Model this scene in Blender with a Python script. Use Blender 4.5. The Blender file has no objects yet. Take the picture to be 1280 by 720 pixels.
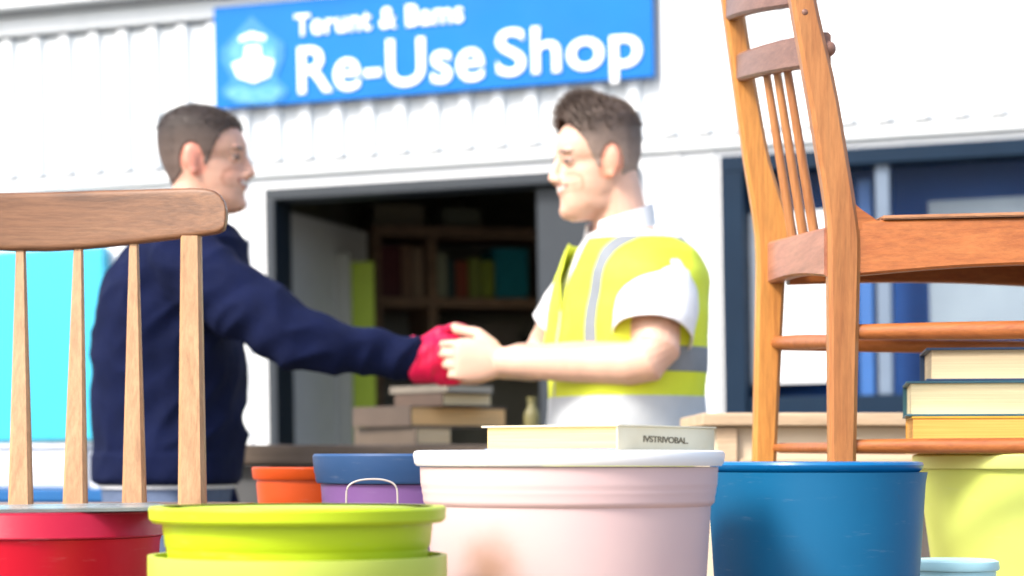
import bpy, bmesh, math, random
from mathutils import Vector, Matrix, noise, Euler
from mathutils.bvhtree import BVHTree
random.seed(7) # FIX1
R = math.radians
sc = bpy.context.scene
COL = sc.collection
F = 2600.0; CX = 640.0; HY = 575.0; EYE = 1.08

def P(px, py, Y):
    return Vector(((px - CX) / F * Y, Y, EYE + (HY - py) / F * Y))

# ------------------------------------------------------------------ materials
MATS = {}
def nt(name):
    m = bpy.data.materials.new(name); m.use_nodes = True
    t = m.node_tree; b = t.nodes['Principled BSDF']
    return m, t, b
def N(t, ty, **kw):
    n = t.nodes.new(ty)
    for k, v in kw.items():
        if k in n.inputs: n.inputs[k].default_value = v
        else: setattr(n, k, v)
    return n
def rgba(c): return (c[0], c[1], c[2], 1.0)
def coords(t, scale=(1, 1, 1), rot=(0, 0, 0)):
    tc = N(t, 'ShaderNodeTexCoord'); mp = N(t, 'ShaderNodeMapping')
    mp.inputs['Scale'].default_value = scale; mp.inputs['Rotation'].default_value = rot
    t.links.new(tc.outputs['Object'], mp.inputs['Vector']); return mp.outputs['Vector']
def noisy(name, col, col2=None, scale=8, rough=.45, bump=.0, bscale=60, stretch=(1, 1, 1), spec=.5, coat=0, sheen=0, amount=1.0, sss=0, detail=4):
    if name in MATS: return MATS[name]
    m, t, b = nt(name); L = t.links.new
    v = coords(t, stretch)
    col2 = col2 or tuple(c * .86 for c in col)
    n = N(t, 'ShaderNodeTexNoise', Scale=scale, Detail=detail, Roughness=.6); L(v, n.inputs['Vector'])
    r = N(t, 'ShaderNodeMapRange'); r.inputs['From Min'].default_value = .32; r.inputs['From Max'].default_value = .68
    L(n.outputs['Fac'], r.inputs['Value'])
    mx = N(t, 'ShaderNodeMix', data_type='RGBA'); L(r.outputs[0], mx.inputs['Factor'])
    mx.inputs['A'].default_value = rgba(col2); mx.inputs['B'].default_value = rgba(col)
    L(mx.outputs['Result'], b.inputs['Base Color'])
    rr = N(t, 'ShaderNodeMapRange'); rr.inputs['To Min'].default_value = max(.05, rough - .08); rr.inputs['To Max'].default_value = rough + .1
    n2 = N(t, 'ShaderNodeTexNoise', Scale=scale * 3.3, Detail=3); L(v, n2.inputs['Vector']); L(n2.outputs['Fac'], rr.inputs['Value'])
    L(rr.outputs[0], b.inputs['Roughness'])
    b.inputs['Specular IOR Level'].default_value = spec; b.inputs['Coat Weight'].default_value = coat
    b.inputs['Sheen Weight'].default_value = sheen
    if sss:
        b.inputs['Subsurface Weight'].default_value = sss; b.inputs['Subsurface Scale'].default_value = .01
    if bump:
        n3 = N(t, 'ShaderNodeTexNoise', Scale=bscale, Detail=5); L(v, n3.inputs['Vector'])
        bp = N(t, 'ShaderNodeBump', Strength=bump, Distance=.002); L(n3.outputs['Fac'], bp.inputs['Height']); L(bp.outputs[0], b.inputs['Normal'])
    MATS[name] = m; return m
def wood(name, c1, c2, c3, axis='x', rough=.45, coat=.1, ring=1.0):
    if name in MATS: return MATS[name]
    m, t, b = nt(name); L = t.links.new
    s = {'x': (1, 14, 14), 'y': (14, 1, 14), 'z': (14, 14, 1)}[axis]
    v = coords(t, s)
    n = N(t, 'ShaderNodeTexNoise', Scale=2.2 * ring, Detail=6, Roughness=.62, Distortion=1.2); L(v, n.inputs['Vector'])
    n2 = N(t, 'ShaderNodeTexNoise', Scale=16 * ring, Detail=5, Roughness=.75); L(v, n2.inputs['Vector'])
    r = N(t, 'ShaderNodeValToRGB'); e = r.color_ramp.elements
    e[0].position = .3; e[0].color = rgba(c3); e[1].position = .7; e[1].color = rgba(c1)
    k = r.color_ramp.elements.new(.5); k.color = rgba(c2)
    L(n.outputs['Fac'], r.inputs['Fac'])
    mx = N(t, 'ShaderNodeMix', data_type='RGBA', blend_type='MULTIPLY'); mx.inputs['Factor'].default_value = .5
    rr = N(t, 'ShaderNodeMapRange'); rr.inputs['From Min'].default_value = .35; rr.inputs['From Max'].default_value = .6
    rr.inputs['To Min'].default_value = .45
    L(n2.outputs['Fac'], rr.inputs['Value']); L(r.outputs['Color'], mx.inputs['A']); L(rr.outputs[0], mx.inputs['B'])
    L(mx.outputs['Result'], b.inputs['Base Color'])
    b.inputs['Roughness'].default_value = rough; b.inputs['Coat Weight'].default_value = coat * .4; b.inputs['Coat Roughness'].default_value = .4; b.inputs['Specular IOR Level'].default_value = .35
    bp = N(t, 'ShaderNodeBump', Strength=.35, Distance=.001); L(n2.outputs['Fac'], bp.inputs['Height']); L(bp.outputs[0], b.inputs['Normal'])
    MATS[name] = m; return m
def attr_mat(name, rough=.5, sss=.0, bump=.2, bscale=250, sheen=0):
    m, t, b = nt(name); L = t.links.new
    a = N(t, 'ShaderNodeAttribute'); a.attribute_name = 'tint'
    v = coords(t); n = N(t, 'ShaderNodeTexNoise', Scale=bscale, Detail=4); L(v, n.inputs['Vector'])
    n0 = N(t, 'ShaderNodeTexNoise', Scale=25, Detail=4); L(v, n0.inputs['Vector'])
    r = N(t, 'ShaderNodeMapRange'); r.inputs['From Min'].default_value = .3; r.inputs['From Max'].default_value = .7; r.inputs['To Min'].default_value = .86
    L(n0.outputs['Fac'], r.inputs['Value'])
    mx = N(t, 'ShaderNodeMix', data_type='RGBA', blend_type='MULTIPLY'); mx.inputs['Factor'].default_value = 1
    L(a.outputs['Color'], mx.inputs['A']); L(r.outputs[0], mx.inputs['B']); L(mx.outputs['Result'], b.inputs['Base Color'])
    b.inputs['Roughness'].default_value = rough
    if sss: b.inputs['Subsurface Weight'].default_value = sss; b.inputs['Subsurface Scale'].default_value = .008
    b.inputs['Sheen Weight'].default_value = sheen
    bp = N(t, 'ShaderNodeBump', Strength=bump, Distance=.001); L(n.outputs['Fac'], bp.inputs['Height']); L(bp.outputs[0], b.inputs['Normal'])
    return m
def pages_mat(name, c1, c2):
    if name in MATS: return MATS[name]
    m, t, b = nt(name); L = t.links.new
    v = coords(t, (1.5, 1.5, 260)); n = N(t, 'ShaderNodeTexNoise', Scale=3, Detail=5, Roughness=.7); L(v, n.inputs['Vector'])
    r = N(t, 'ShaderNodeMapRange'); r.inputs['From Min'].default_value = .35; r.inputs['From Max'].default_value = .62; L(n.outputs['Fac'], r.inputs['Value'])
    mx = N(t, 'ShaderNodeMix', data_type='RGBA'); L(r.outputs[0], mx.inputs['Factor'])
    mx.inputs['A'].default_value = rgba(c2); mx.inputs['B'].default_value = rgba(c1); L(mx.outputs['Result'], b.inputs['Base Color'])
    b.inputs['Roughness'].default_value = .85
    bp = N(t, 'ShaderNodeBump', Strength=.5, Distance=.0006); L(n.outputs['Fac'], bp.inputs['Height']); L(bp.outputs[0], b.inputs['Normal'])
    MATS[name] = m; return m

# ------------------------------------------------------------------ object helpers
def tag(o, label=None, cat=None, group=None, kind=None):
    if label: o['label'] = label
    if cat: o['category'] = cat
    if group: o['group'] = group
    if kind: o['kind'] = kind
    return o
def thing(name, label, cat, loc, group=None):
    o = bpy.data.objects.new(name, None); COL.objects.link(o); o.location = loc; o.empty_display_size = .1
    return tag(o, label, cat, group)
def wloc(o):
    v = Vector((0, 0, 0))
    while o is not None: v = v + o.location; o = o.parent
    return v
def link(name, bm, mat, parent=None, smooth=False, loc=None):
    """bm is in world coordinates; becomes ONE mesh object"""
    me = bpy.data.meshes.new(name)
    base = wloc(parent) if parent else (Vector(loc) if loc is not None else Vector((0, 0, 0)))
    bmesh.ops.translate(bm, verts=bm.verts, vec=-base)
    bmesh.ops.recalc_face_normals(bm, faces=bm.faces)
    bm.to_mesh(me); bm.free()
    if smooth:
        for p in me.polygons: p.use_smooth = True
        try: me.set_sharp_from_angle(angle=R(38))
        except Exception: pass
    o = bpy.data.objects.new(name, me); COL.objects.link(o)
    if isinstance(mat, (list, tuple)):
        for k in mat: me.materials.append(k)
    else: me.materials.append(mat)
    if parent: o.parent = parent
    else: o.location = base
    return o
def add_poly_prism(bm, pts, vec):
    """pts world polygon, extruded by vec"""
    a = [bm.verts.new(p) for p in pts]; b = [bm.verts.new(Vector(p) + vec) for p in pts]
    bm.faces.new(a); bm.faces.new(b[::-1]); n = len(pts)
    for i in range(n): bm.faces.new((a[i], a[(i + 1) % n], b[(i + 1) % n], b[i]))
def add_box(bm, lo, hi, M=None, bev=0):
    tmp = bmesh.new()
    vs = [tmp.verts.new((x, y, z)) for x in (lo[0], hi[0]) for y in (lo[1], hi[1]) for z in (lo[2], hi[2])]
    for f in ((0, 1, 3, 2), (4, 6, 7, 5), (0, 4, 5, 1), (2, 3, 7, 6), (0, 2, 6, 4), (1, 5, 7, 3)): tmp.faces.new([vs[i] for i in f])
    if bev: bmesh.ops.bevel(tmp, geom=tmp.edges[:], offset=bev, segments=2, affect='EDGES', profile=.6)
    merge(bm, tmp, M)
def merge(bm, tmp, M=None):
    mp = {}
    for v in tmp.verts: mp[v] = bm.verts.new(M @ v.co if M is not None else v.co)
    for f in tmp.faces:
        try: g = bm.faces.new([mp[v] for v in f.verts]); g.smooth = f.smooth
        except ValueError: pass
    tmp.free()
def lathe(bm, prof, c, seg=72, sx=1, sy=1):
    """prof: list of (r,z) closed around solid wall or ending on r=0"""
    rings = []
    for r, z in prof:
        if r <= 1e-6: rings.append([bm.verts.new((c[0], c[1], c[2] + z))])
        else: rings.append([bm.verts.new((c[0] + sx * r * math.cos(2 * math.pi * k / seg), c[1] + sy * r * math.sin(2 * math.pi * k / seg), c[2] + z)) for k in range(seg)])
    for a, b in zip(rings, rings[1:]):
        if len(a) == 1 and len(b) == 1: continue
        for k in range(seg):
            j = (k + 1) % seg
            if len(a) == 1: bm.faces.new((a[0], b[j], b[k]))
            elif len(b) == 1: bm.faces.new((a[k], a[j], b[0]))
            else: bm.faces.new((a[k], a[j], b[j], b[k]))
def loft(bm, secs, cap=True):
    rings = [[bm.verts.new(p) for p in s] for s in secs]
    n = len(rings[0])
    for a, b in zip(rings, rings[1:]):
        for k in range(n): bm.faces.new((a[k], a[(k + 1) % n], b[(k + 1) % n], b[k]))
    if cap: bm.faces.new(rings[0][::-1]); bm.faces.new(rings[-1])
def frame_of(d, up=Vector((0, 0, 1))):
    d = d.normalized()
    if abs(d.dot(up)) > .95: up = Vector((0, 1, 0))
    a = d.cross(up).normalized(); b = a.cross(d).normalized(); return a, b
def tube(bm, pts, rad, seg=14, ends=True, flat=1.0):
    """smooth tube; rad list of radii; rounded ends"""
    pts = [Vector(p) for p in pts]; rad = list(rad) if hasattr(rad, '__len__') else [rad] * len(pts)
    P2, R2 = [], []
    d0 = (pts[0] - pts[1]).normalized(); d1 = (pts[-1] - pts[-2]).normalized()
    if ends:
        for t in (1.0, .92, .7, .38): P2.append(pts[0] + d0 * rad[0] * t); R2.append(rad[0] * math.sqrt(max(0, 1 - t * t)) + 1e-5)
    P2 += pts; R2 += rad
    if ends:
        for t in (.38, .7, .92, 1.0): P2.append(pts[-1] + d1 * rad[-1] * t); R2.append(rad[-1] * math.sqrt(max(0, 1 - t * t)) + 1e-5)
    secs = []
    for i, (p, r) in enumerate(zip(P2, R2)):
        d = P2[min(i + 1, len(P2) - 1)] - P2[max(i - 1, 0)]
        a, b = frame_of(d)
        secs.append([p + a * r * math.cos(2 * math.pi * k / seg) * flat + b * r * math.sin(2 * math.pi * k / seg) for k in range(seg)])
    loft(bm, secs)
def ellipsoid(bm, c, r, M=None, seg=20, rings=14):
    tmp = bmesh.new(); bmesh.ops.create_uvsphere(tmp, u_segments=seg, v_segments=rings, radius=1)
    T = Matrix.Translation(c) @ (M if M is not None else Matrix()) @ Matrix.Diagonal((r[0], r[1], r[2], 1)); merge(bm, tmp, T)
def catmull(pts, n=6):
    pts = [Vector(p) for p in pts]; q = [pts[0]] + pts + [pts[-1]]; out = []
    for i in range(1, len(q) - 2):
        a, b, c, d = q[i - 1], q[i], q[i + 1], q[i + 2]
        for k in range(n):
            t = k / n
            out.append(.5 * ((2 * b) + (c - a) * t + (2 * a - 5 * b + 4 * c - d) * t * t + (3 * b - a - 3 * c + d) * t ** 3))
    out.append(pts[-1]); return out
def lerpn(vals, n):
    out = []
    for a, b in zip(vals, vals[1:]):
        for k in range(n): out.append(a + (b - a) * k / n)
    out.append(vals[-1]); return out

# ------------------------------------------------------------------ colours
M_white = noisy('white_wall', (.80, .81, .81), (.74, .76, .76), 1.2, .5, .05, 30)
M_clad = noisy('white_cladding', (.74, .765, .765), (.69, .72, .725), 2.0, .6, .03, 20, (3, 3, .4))
M_anth = noisy('anthracite_frame', (.013, .021, .030), (.010, .017, .025), 5, .5, .05)
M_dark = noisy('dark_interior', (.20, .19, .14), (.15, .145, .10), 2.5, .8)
M_lightdoor = noisy('pale_door', (.62, .61, .59), (.54, .53, .51), 3, .5)

# ------------------------------------------------------------------ ground + sky
bm = bmesh.new(); S = 600
add_box(bm, (-S, -S, -.3), (S, S, -.01))
g = link('ground', bm, noisy('yard_asphalt', (.16, .16, .155), (.10, .10, .10), 1.5, .85, .4, 120)); tag(g, kind='structure')

# ------------------------------------------------------------------ building frame of reference
TH = math.atan(.32); CT, ST = math.cos(TH), math.sin(TH); RO = .017
def B(u, v, z):
    x = u * CT + v * ST; y = 8 - u * ST + v * CT; h = z - EYE
    return Vector((x - RO * h, y, EYE + h + RO * x))
def BL(px, py, v=0.0):
    dx = px - CX; dy = HY - py
    xr = (dx + RO * dy) / F; zr = (dy - RO * dx) / F
    t = (v + 8 * CT) / (xr * ST + CT)
    X = xr * t
    return X * CT - (t - 8) * ST, EYE + zr * t
MB = Matrix(((CT, ST, -RO, 0), (-ST, CT, 0, 0), (0, 0, 1, 0), (0, 0, 0, 1)))
def bbox(bm, u0, u1, v0, v1, z0, z1, bev=0):
    tmp = bmesh.new(); add_box(tmp, (u0, v0, z0), (u1, v1, z1), None, bev)
    for v in tmp.verts: v.co = B(*v.co)
    merge(bm, tmp)
def bl(px0, px1, py, v=0):
    return BL(px0, py, v)[0], BL(px1, py, v)[0]

UL, UR = -6.0, 5.5
dl = BL(337, 400)[0]; dr = BL(803, 400)[0]; dz = BL(337, 237)[1]
wl = BL(905, 350)[0]; wr = UR - .6; wz1 = BL(905, 197)[1]; wz0 = .35
zcb = BL(55, 222)[1]           # bottom of corrugation
zct = BL(20, 52)[1]            # top of corrugation
zfa = BL(0, 18)[1]
print('door', dl, dr, dz, 'win', wl, wz1, 'clad', zcb, zct, zfa)
bld = thing('shop_building', 'white clad shop unit with dark framed doorway and wide dark framed window', 'building', B(0, 0, 0))
bm = bmesh.new(); T = .18
bbox(bm, UL, dl, 0, T, -.4, dz); bbox(bm, dr, wl, 0, T, -.4, dz)
bbox(bm, UL, wl, 0, T, dz, zfa + .5)
bbox(bm, wl, wr, 0, T, wz1, zfa + .5); bbox(bm, wl, wr, 0, T, -.4, wz0); bbox(bm, wr, UR, 0, T, -.4, zfa + .5)
bbox(bm, UL, UL + T, T, 6, -.4, zfa + .5); bbox(bm, UR - T, UR, T, 6, -.4, zfa + .5); bbox(bm, UL, UR, 6, 6 + T, -.4, zfa + .5)
link('wall', bm, M_white, bld)
# corrugated cladding: trapezoid ribs
bm = bmesh.new()
per = .1335; u = UL; prof = []
while u < UR - per:
    prof += [(u, -.012), (u + per * .56, -.012), (u + per * .63, -.038), (u + per * .92, -.038), (u + per * .99, -.012)]
    u += per
vs = []
for (uu, vv) in prof:
    vs.append((bm.verts.new(B(uu, vv, zcb)), bm.verts.new(B(uu, vv, zct)), bm.verts.new(B(uu, -.002, zcb)), bm.verts.new(B(uu, -.002, zct))))
for a, b in zip(vs, vs[1:]):
    if (a[0].co - b[0].co).length < 1e-6: continue
    bm.faces.new((a[0], b[0], b[1], a[1])); bm.faces.new((a[2], a[3], b[3], b[2])); bm.faces.new((a[0], a[2], b[2], b[0])); bm.faces.new((a[1], b[1], b[3], a[3]))
link('cladding', bm, M_clad, bld)
# open dark rib ends (closure blocks seen as small grey notches)
for z0_, z1_ in ((zcb - .011, zcb - .001), (zct + .001, zct + .013)):
    bm = bmesh.new(); vs = []
    for (uu, vv) in prof:
        vv = vv * .85 if vv < -.02 else -.006
        vs.append((bm.verts.new(B(uu, vv, z0_)), bm.verts.new(B(uu, vv, z1_)), bm.verts.new(B(uu, -.003, z0_)), bm.verts.new(B(uu, -.003, z1_))))
    for a, b in zip(vs, vs[1:]):
        if (a[0].co - b[0].co).length < 1e-6: continue
        bm.faces.new((a[0], b[0], b[1], a[1])); bm.faces.new((a[2], a[3], b[3], b[2])); bm.faces.new((a[0], a[2], b[2], b[0])); bm.faces.new((a[1], b[1], b[3], a[3]))
    bmesh.ops.remove_doubles(bm, verts=bm.verts, dist=1e-5)
    link('closure_strip', bm, noisy('grey_foam', (.10, .11, .12)), bld)
# flat flashing bands, fascia, gutter, seams
bm = bmesh.new()
bbox(bm, UL, UR, -.030, -.002, zcb - .055, zcb - .0125, .003)
bbox(bm, UL, UR, -.050, -.002, zct + .015, zfa - .03, .003)
link('flashing', bm, M_clad, bld)
bm = bmesh.new(); bbox(bm, UL - .1, UR + .1, -.09, -.002, zfa - .029, zfa - .012)
link('drip_trim', bm, noisy('grey_trim', (.30, .31, .32)), bld)
bm = bmesh.new(); bbox(bm, UL - .1, UR + .1, -.14, -.002, zfa - .011, zfa + .30, .01); bbox(bm, UL - .1, UR + .1, 0.19, 6.3, zfa + .51, zfa + .6)
link('roof', bm, M_white, bld)
bm = bmesh.new()
for px in (850, 893, 60, 310):
    bm = bmesh.new(); uu = BL(px, 380)[0]; bbox(bm, uu, uu + .012, -.012, -.002, -.3, zcb - .056); link('seam_trim', bm, noisy('seam', (.62, .64, .65)), bld)
# door frame + slid dark leaf
fr = .045
bm = bmesh.new()
zt = dz
bbox(bm, dl, dr, -.03, .14, zt - fr, zt, .003); bbox(bm, dl, dl + .04, -.03, .14, -.2, zt - fr - .001, .003); bbox(bm, dr - .04, dr, -.03, .14, -.2, zt - fr - .001, .003)
link('door_frame', bm, M_anth, bld)
dm = BL(675, 400, .05)[0]
bm = bmesh.new(); bbox(bm, dm, dr - .042, .03, .08, -.2, zt - fr - .004, .004)
dd = link('door', bm, M_anth, bld); dd['label'] = 'dark grey sliding door leaf behind the man in the yellow vest'
bm = bmesh.new(); bbox(bm, dm + .02, dm + .045, .0, .028, .9, 1.2, .004); link('handle', bm, noisy('steel', (.5, .5, .5), rough=.3), dd)
# white inward-opened leaf
bm = bmesh.new()
uA, zA = BL(350, 243, .2); uB, zB = BL(458, 262, 1.15)
def wallseg(bm, ua, va, ub, vb, z0, z1, th=.05):
    d = Vector((ub - ua, vb - va)); n = Vector((-d.y, d.x)).normalized() * th
    ps = [(ua, va), (ub, vb), (ub + n.x, vb + n.y), (ua + n.x, va + n.y)]
    lo = [bm.verts.new(B(p[0], p[1], z0)) for p in ps]; hi = [bm.verts.new(B(p[0], p[1], z1)) for p in ps]
    bm.faces.new(lo[::-1]); bm.faces.new(hi)
    for i in range(4): bm.faces.new((lo[i], lo[(i + 1) % 4], hi[(i + 1) % 4], hi[i]))
wallseg(bm, uA, .2, uB, 1.15, -.1, zt - fr - .01)
d2 = link('door', bm, M_lightdoor, bld); d2['label'] = 'pale grey door leaf swung open into the shop'
# interior shell
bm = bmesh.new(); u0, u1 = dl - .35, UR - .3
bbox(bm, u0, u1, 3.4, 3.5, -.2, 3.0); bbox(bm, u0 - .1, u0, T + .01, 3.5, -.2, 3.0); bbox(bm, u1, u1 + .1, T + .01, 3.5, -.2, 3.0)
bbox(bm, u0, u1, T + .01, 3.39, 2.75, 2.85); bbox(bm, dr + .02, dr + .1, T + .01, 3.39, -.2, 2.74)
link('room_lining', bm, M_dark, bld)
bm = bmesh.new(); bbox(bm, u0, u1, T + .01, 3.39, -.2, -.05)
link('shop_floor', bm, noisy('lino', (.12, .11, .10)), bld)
# shopfront window
wf = bmesh.new()
bbox(wf, wl, wr, -.04, .12, wz1 - .06, wz1, .004); bbox(wf, wl, wl + .085, -.04, .12, wz0, wz1 - .061, .004); bbox(wf, wr - .08, wr, -.04, .12, wz0, wz1 - .061, .004)
zr_ = BL(960, 497)[1]
bbox(wf, wl + .086, wr - .081, -.02, .10, wz0, zr_, .004)
um = BL(1103, 230)[0]
window = link('window', wf, noisy('navy_frame', (.006, .020, .042), (.005, .016, .034), 4, .6, spec=.15), bld)
bm = bmesh.new(); bbox(bm, um - .025, um + .025, -.01, .06, zr_ + .001, wz1 - .062, .003)
link('mullion', bm, noisy('grey_mullion', (.14, .19, .26)), window)
mg, t, b = nt('window_glass'); L = t.links.new
tr = N(t, 'ShaderNodeBsdfTransparent'); gl = N(t, 'ShaderNodeBsdfGlossy', Roughness=.02); fz = N(t, 'ShaderNodeLayerWeight', Blend=.5); ms = N(t, 'ShaderNodeMixShader')
p5 = N(t, 'ShaderNodeMath', operation='POWER'); p5.inputs[1].default_value = 5; md_ = N(t, 'ShaderNodeMath', operation='MULTIPLY_ADD'); md_.inputs[1].default_value = .15; md_.inputs[2].default_value = .003
L(fz.outputs['Facing'], p5.inputs[0]); L(p5.outputs[0], md_.inputs[0]); L(md_.outputs[0], ms.inputs[0]); L(tr.outputs[0], ms.inputs[1]); L(gl.outputs[0], ms.inputs[2]); L(ms.outputs[0], t.nodes['Material Output'].inputs['Surface'])
bm = bmesh.new(); bbox(bm, wl + .086, um - .026, .03, .036, zr_ + .001, wz1 - .062); bbox(bm, um + .026, wr - .081, .03, .036, zr_ + .001, wz1 - .062)
link('pane', bm, mg, window)
# lock box on the wall
bm = bmesh.new(); ul, zl = BL(872, 392)
bbox(bm, ul - .018, ul + .018, -.045, -.013, zl - .03, zl + .03, .004)
tag(link('lock_box', bm, noisy('dark_steel', (.05, .055, .06)), None, loc=B(ul, -.02, zl - .03)), 'small dark lock box on white wall beside the window frame', 'lock box')

# things behind the window
navy = noisy('navy_board', (.005, .045, .18), (.004, .038, .15), 2, .7, spec=.2)
bm = bmesh.new(); bbox(bm, wl - .1, wr, .20, .23, -.05, 2.6); tag(link('display_screen', bm, navy, None, loc=B(wl, .6, 0)), 'navy blue screen standing behind the window glass', 'screen')
bm = bmesh.new(); a, z1 = BL(930, 268, .08); b2, z0 = BL(1042, 478, .08); bbox(bm, a, b2, .075, .09, z0, z1 , .002)
tag(link('display_board', bm, noisy('paper_white', (.82, .84, .84)), None, loc=B(a, .45, z0)), 'tall blank white board behind the window, left of the chair leg', 'board')
bm = bmesh.new(); a, z1 = BL(1160, 252, .16); b2, z0 = BL(1340, 405, .16); bbox(bm, a, b2, .15, .18, z0, z1, .004)
tag(link('display_board', bm, noisy('pale_grey_board', (.22, .28, .33), (.17, .22, .27), 3), None, loc=B(a, .4, z0)), 'wide pale grey board behind the window, right above the book stack', 'board')
bm = bmesh.new(); a, z1 = BL(1072, 225, .15); b2, z0 = BL(1094, 500, .15); bbox(bm, a, b2, .14, .16, z0, z1, .004)
tag(link('display_board', bm, noisy('mid_blue_board', (.02, .12, .38)), None, loc=B(a, .5, z0)), 'narrow mid blue board standing behind the window mullion', 'board')

# ------------------------------------------------------------------ sign
sg = thing('shop_sign', 'blue fascia sign reading Re-Use Shop with pale crest, above the doorway', 'sign', B(*(lambda p: (p[0], -.05, p[1]))(BL(268, 135, -.06))))
sv = -.075
sl, _ = BL(268, 70, sv); sr, _ = BL(816, 50, sv); sb = BL(272, 136, sv)[1]; st = BL(265, 10, sv)[1]
print('sign', sl, sr, sb, st)
M_blue = noisy('sign_blue', (.0, .155, .50), (.0, .14, .47), 2.5, .6, spec=.25)
bm = bmesh.new(); bbox(bm, sl, sr, sv, -.042, sb, st, .003); link('board', bm, M_blue, sg)
M_letter = noisy('sign_white', (.85, .87, .88), (.80, .83, .85), 9, .5)
def text_mesh(body, offset, extrude, cspace=1.0, bev=0):
    c = bpy.data.curves.new('txt', 'FONT'); c.body = body; c.size = 1; c.offset = offset; c.extrude = extrude; c.space_character = cspace; c.bevel_depth = bev; c.bevel_resolution = 1
    o = bpy.data.objects.new('txt', c); COL.objects.link(o)
    dg = bpy.context.evaluated_depsgraph_get(); me = bpy.data.meshes.new_from_object(o.evaluated_get(dg))
    bpy.data.objects.remove(o); bpy.data.curves.remove(c)
    b = bmesh.new(); b.from_mesh(me); bpy.data.meshes.remove(me); return b
def fit_text(body, u0, u1, z0, z1, v, off, csp=1.0, dep=.006, shear=0):
    b = text_mesh(body, 0, .01, csp, off)
    xs = [q.co.x for q in b.verts]; ys = [q.co.y for q in b.verts]; zs = [q.co.z for q in b.verts]
    for q in b.verts:
        fx = (q.co.x - min(xs)) / (max(xs) - min(xs)); fy = (q.co.y - min(ys)) / (max(ys) - min(ys)); fz = (q.co.z - min(zs)) / (max(zs) - min(zs))
        q.co = B(u0 + (u1 - u0) * fx, v - dep * fz, z0 + (z1 - z0) * fy)
    return b
link('lettering', fit_text('Re-Use', BL(373, 90, sv)[0], BL(606, 80, sv)[0], BL(487, 110.5, sv)[1], BL(487, 50, sv)[1], sv - .001, .017, 1.04), M_letter, sg)
link('lettering', fit_text('Shop', BL(621, 90, sv)[0], BL(803, 70, sv)[0], BL(763, 105, sv)[1], BL(672, 33, sv)[1], sv - .001, .017, 1.04), M_letter, sg)
a0, zb0 = BL(369, 44, sv); a1, _ = BL(580, 30, sv)
link('lettering', fit_text('Terunt & Bams', a0, a1, BL(470, 38, sv)[1], BL(470, 10, sv)[1], sv - .001, .026, 1.05), M_letter, sg)
# crest, flat layered shapes
c1 = noisy('crest_light', (.012, .22, .54), (.008, .17, .50), 30, .5); c2 = noisy('crest_pale', (.12, .37, .52), (.02, .24, .50), 22, .5); c3 = M_letter
def plate(pts, v0, dep, mat, nm, par):
    bm = bmesh.new(); lo = []; hi = []
    for (x, y) in pts:
        uu, zz = BL(x, y, sv); lo.append(bm.verts.new(B(uu, v0, zz))); hi.append(bm.verts.new(B(uu, v0 - dep, zz)))
    n = len(pts); bm.faces.new(lo); bm.faces.new(hi[::-1])
    for i in range(n): bm.faces.new((lo[i], lo[(i + 1) % n], hi[(i + 1) % n], hi[i]))
    return link(nm, bm, mat, par)
plate([(315, 20), (334, 38), (356, 55), (355, 75), (346, 97), (361, 112), (358, 121), (342, 131), (300, 131), (281, 122), (277, 113), (290, 100), (277, 75), (277, 62), (297, 40)], sv - .001, .003, c1, 'crest', sg)
cr = [o for o in bpy.data.objects if o.name.startswith('crest')][0]
plate([(300, 46), (334, 44), (346, 58), (344, 82), (334, 98), (300, 99), (289, 84), (287, 62)], sv - .0042, .002, c2, 'shield', cr)
plate([(308, 58), (326, 57), (328, 72), (344, 76), (338, 96), (318, 104), (298, 97), (291, 80), (306, 74)], sv - .0064, .002, c3, 'emblem', cr)
plate([(283, 115), (300, 108), (318, 112), (340, 106), (354, 113), (343, 126), (318, 129), (294, 126)], sv - .0042, .002, c2, 'scroll', cr)
plate([(300, 47), (315, 40), (333, 45), (333, 51), (315, 49), (300, 53)], sv - .0064, .002, c3, 'crown_band', cr)

# cyan board on the wall, left
bm = bmesh.new(); a, z1 = BL(-60, 318, -.06); b2, z0 = BL(134, 549, -.06); bbox(bm, a, b2, -.07, -.014, z0, z1, .005)
tag(link('notice_board', bm, noisy('cyan_board', (.025, .40, .58), (.02, .36, .54), 1.5, .35), None, loc=B(a, -.05, z0)), 'bright cyan blank board on white wall behind the left spindles', 'board')

# ------------------------------------------------------------------ interior shelving
def bthing(name, label, cat, u, v, z, group=None): return thing(name, label, cat, B(u, v, z), group)
M_shelf = wood('shelf_wood', (.30, .18, .10), (.22, .13, .075), (.14, .085, .05), 'x', .6, 0)
pA = BL(462, 385, 1.3); pB = BL(690, 385, 1.7)
su0, sv0, su1, sv1 = pA[0], 1.35, pB[0] + .1, 2.0
shelf_z = [BL(465, 372, 1.4)[1], BL(465, 442, 1.4)[1], BL(465, 283, 1.4)[1]]
she = bthing('shelving', 'dark wooden shelving full of used goods inside the doorway', 'shelving', su0, sv0, -.05)
dvec = Vector((su1 - su0, sv1 - sv0)).normalized(); nvec = Vector((-dvec.y, dvec.x))
def sbox(bm, s0, s1, d0, d1, z0, z1, bev=.002):
    """box in the shelf's own frame: s along, d depth"""
    tmp = bmesh.new(); add_box(tmp, (s0, d0, z0), (s1, d1, z1), None, bev)
    for v in tmp.verts:
        s, d, z = v.co; v.co = B(su0 + dvec.x * s + nvec.x * d, sv0 + dvec.y * s + nvec.y * d, z)
    merge(bm, tmp)
SLEN = (Vector((su1, sv1)) - Vector((su0, sv0))).length
for z in shelf_z:
    bm = bmesh.new(); sbox(bm, 0, SLEN, 0, .35, z - .045, z); link('shelf', bm, M_shelf, she)
for s in (0, .27, SLEN - .04):
    bm = bmesh.new(); sbox(bm, s, s + .04, .001, .34, -.05, shelf_z[0] - .046); sbox(bm, s, s + .04, .001, .34, shelf_z[0] + .001, shelf_z[2] - .046)
    link('upright', bm, M_shelf, she)
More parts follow.
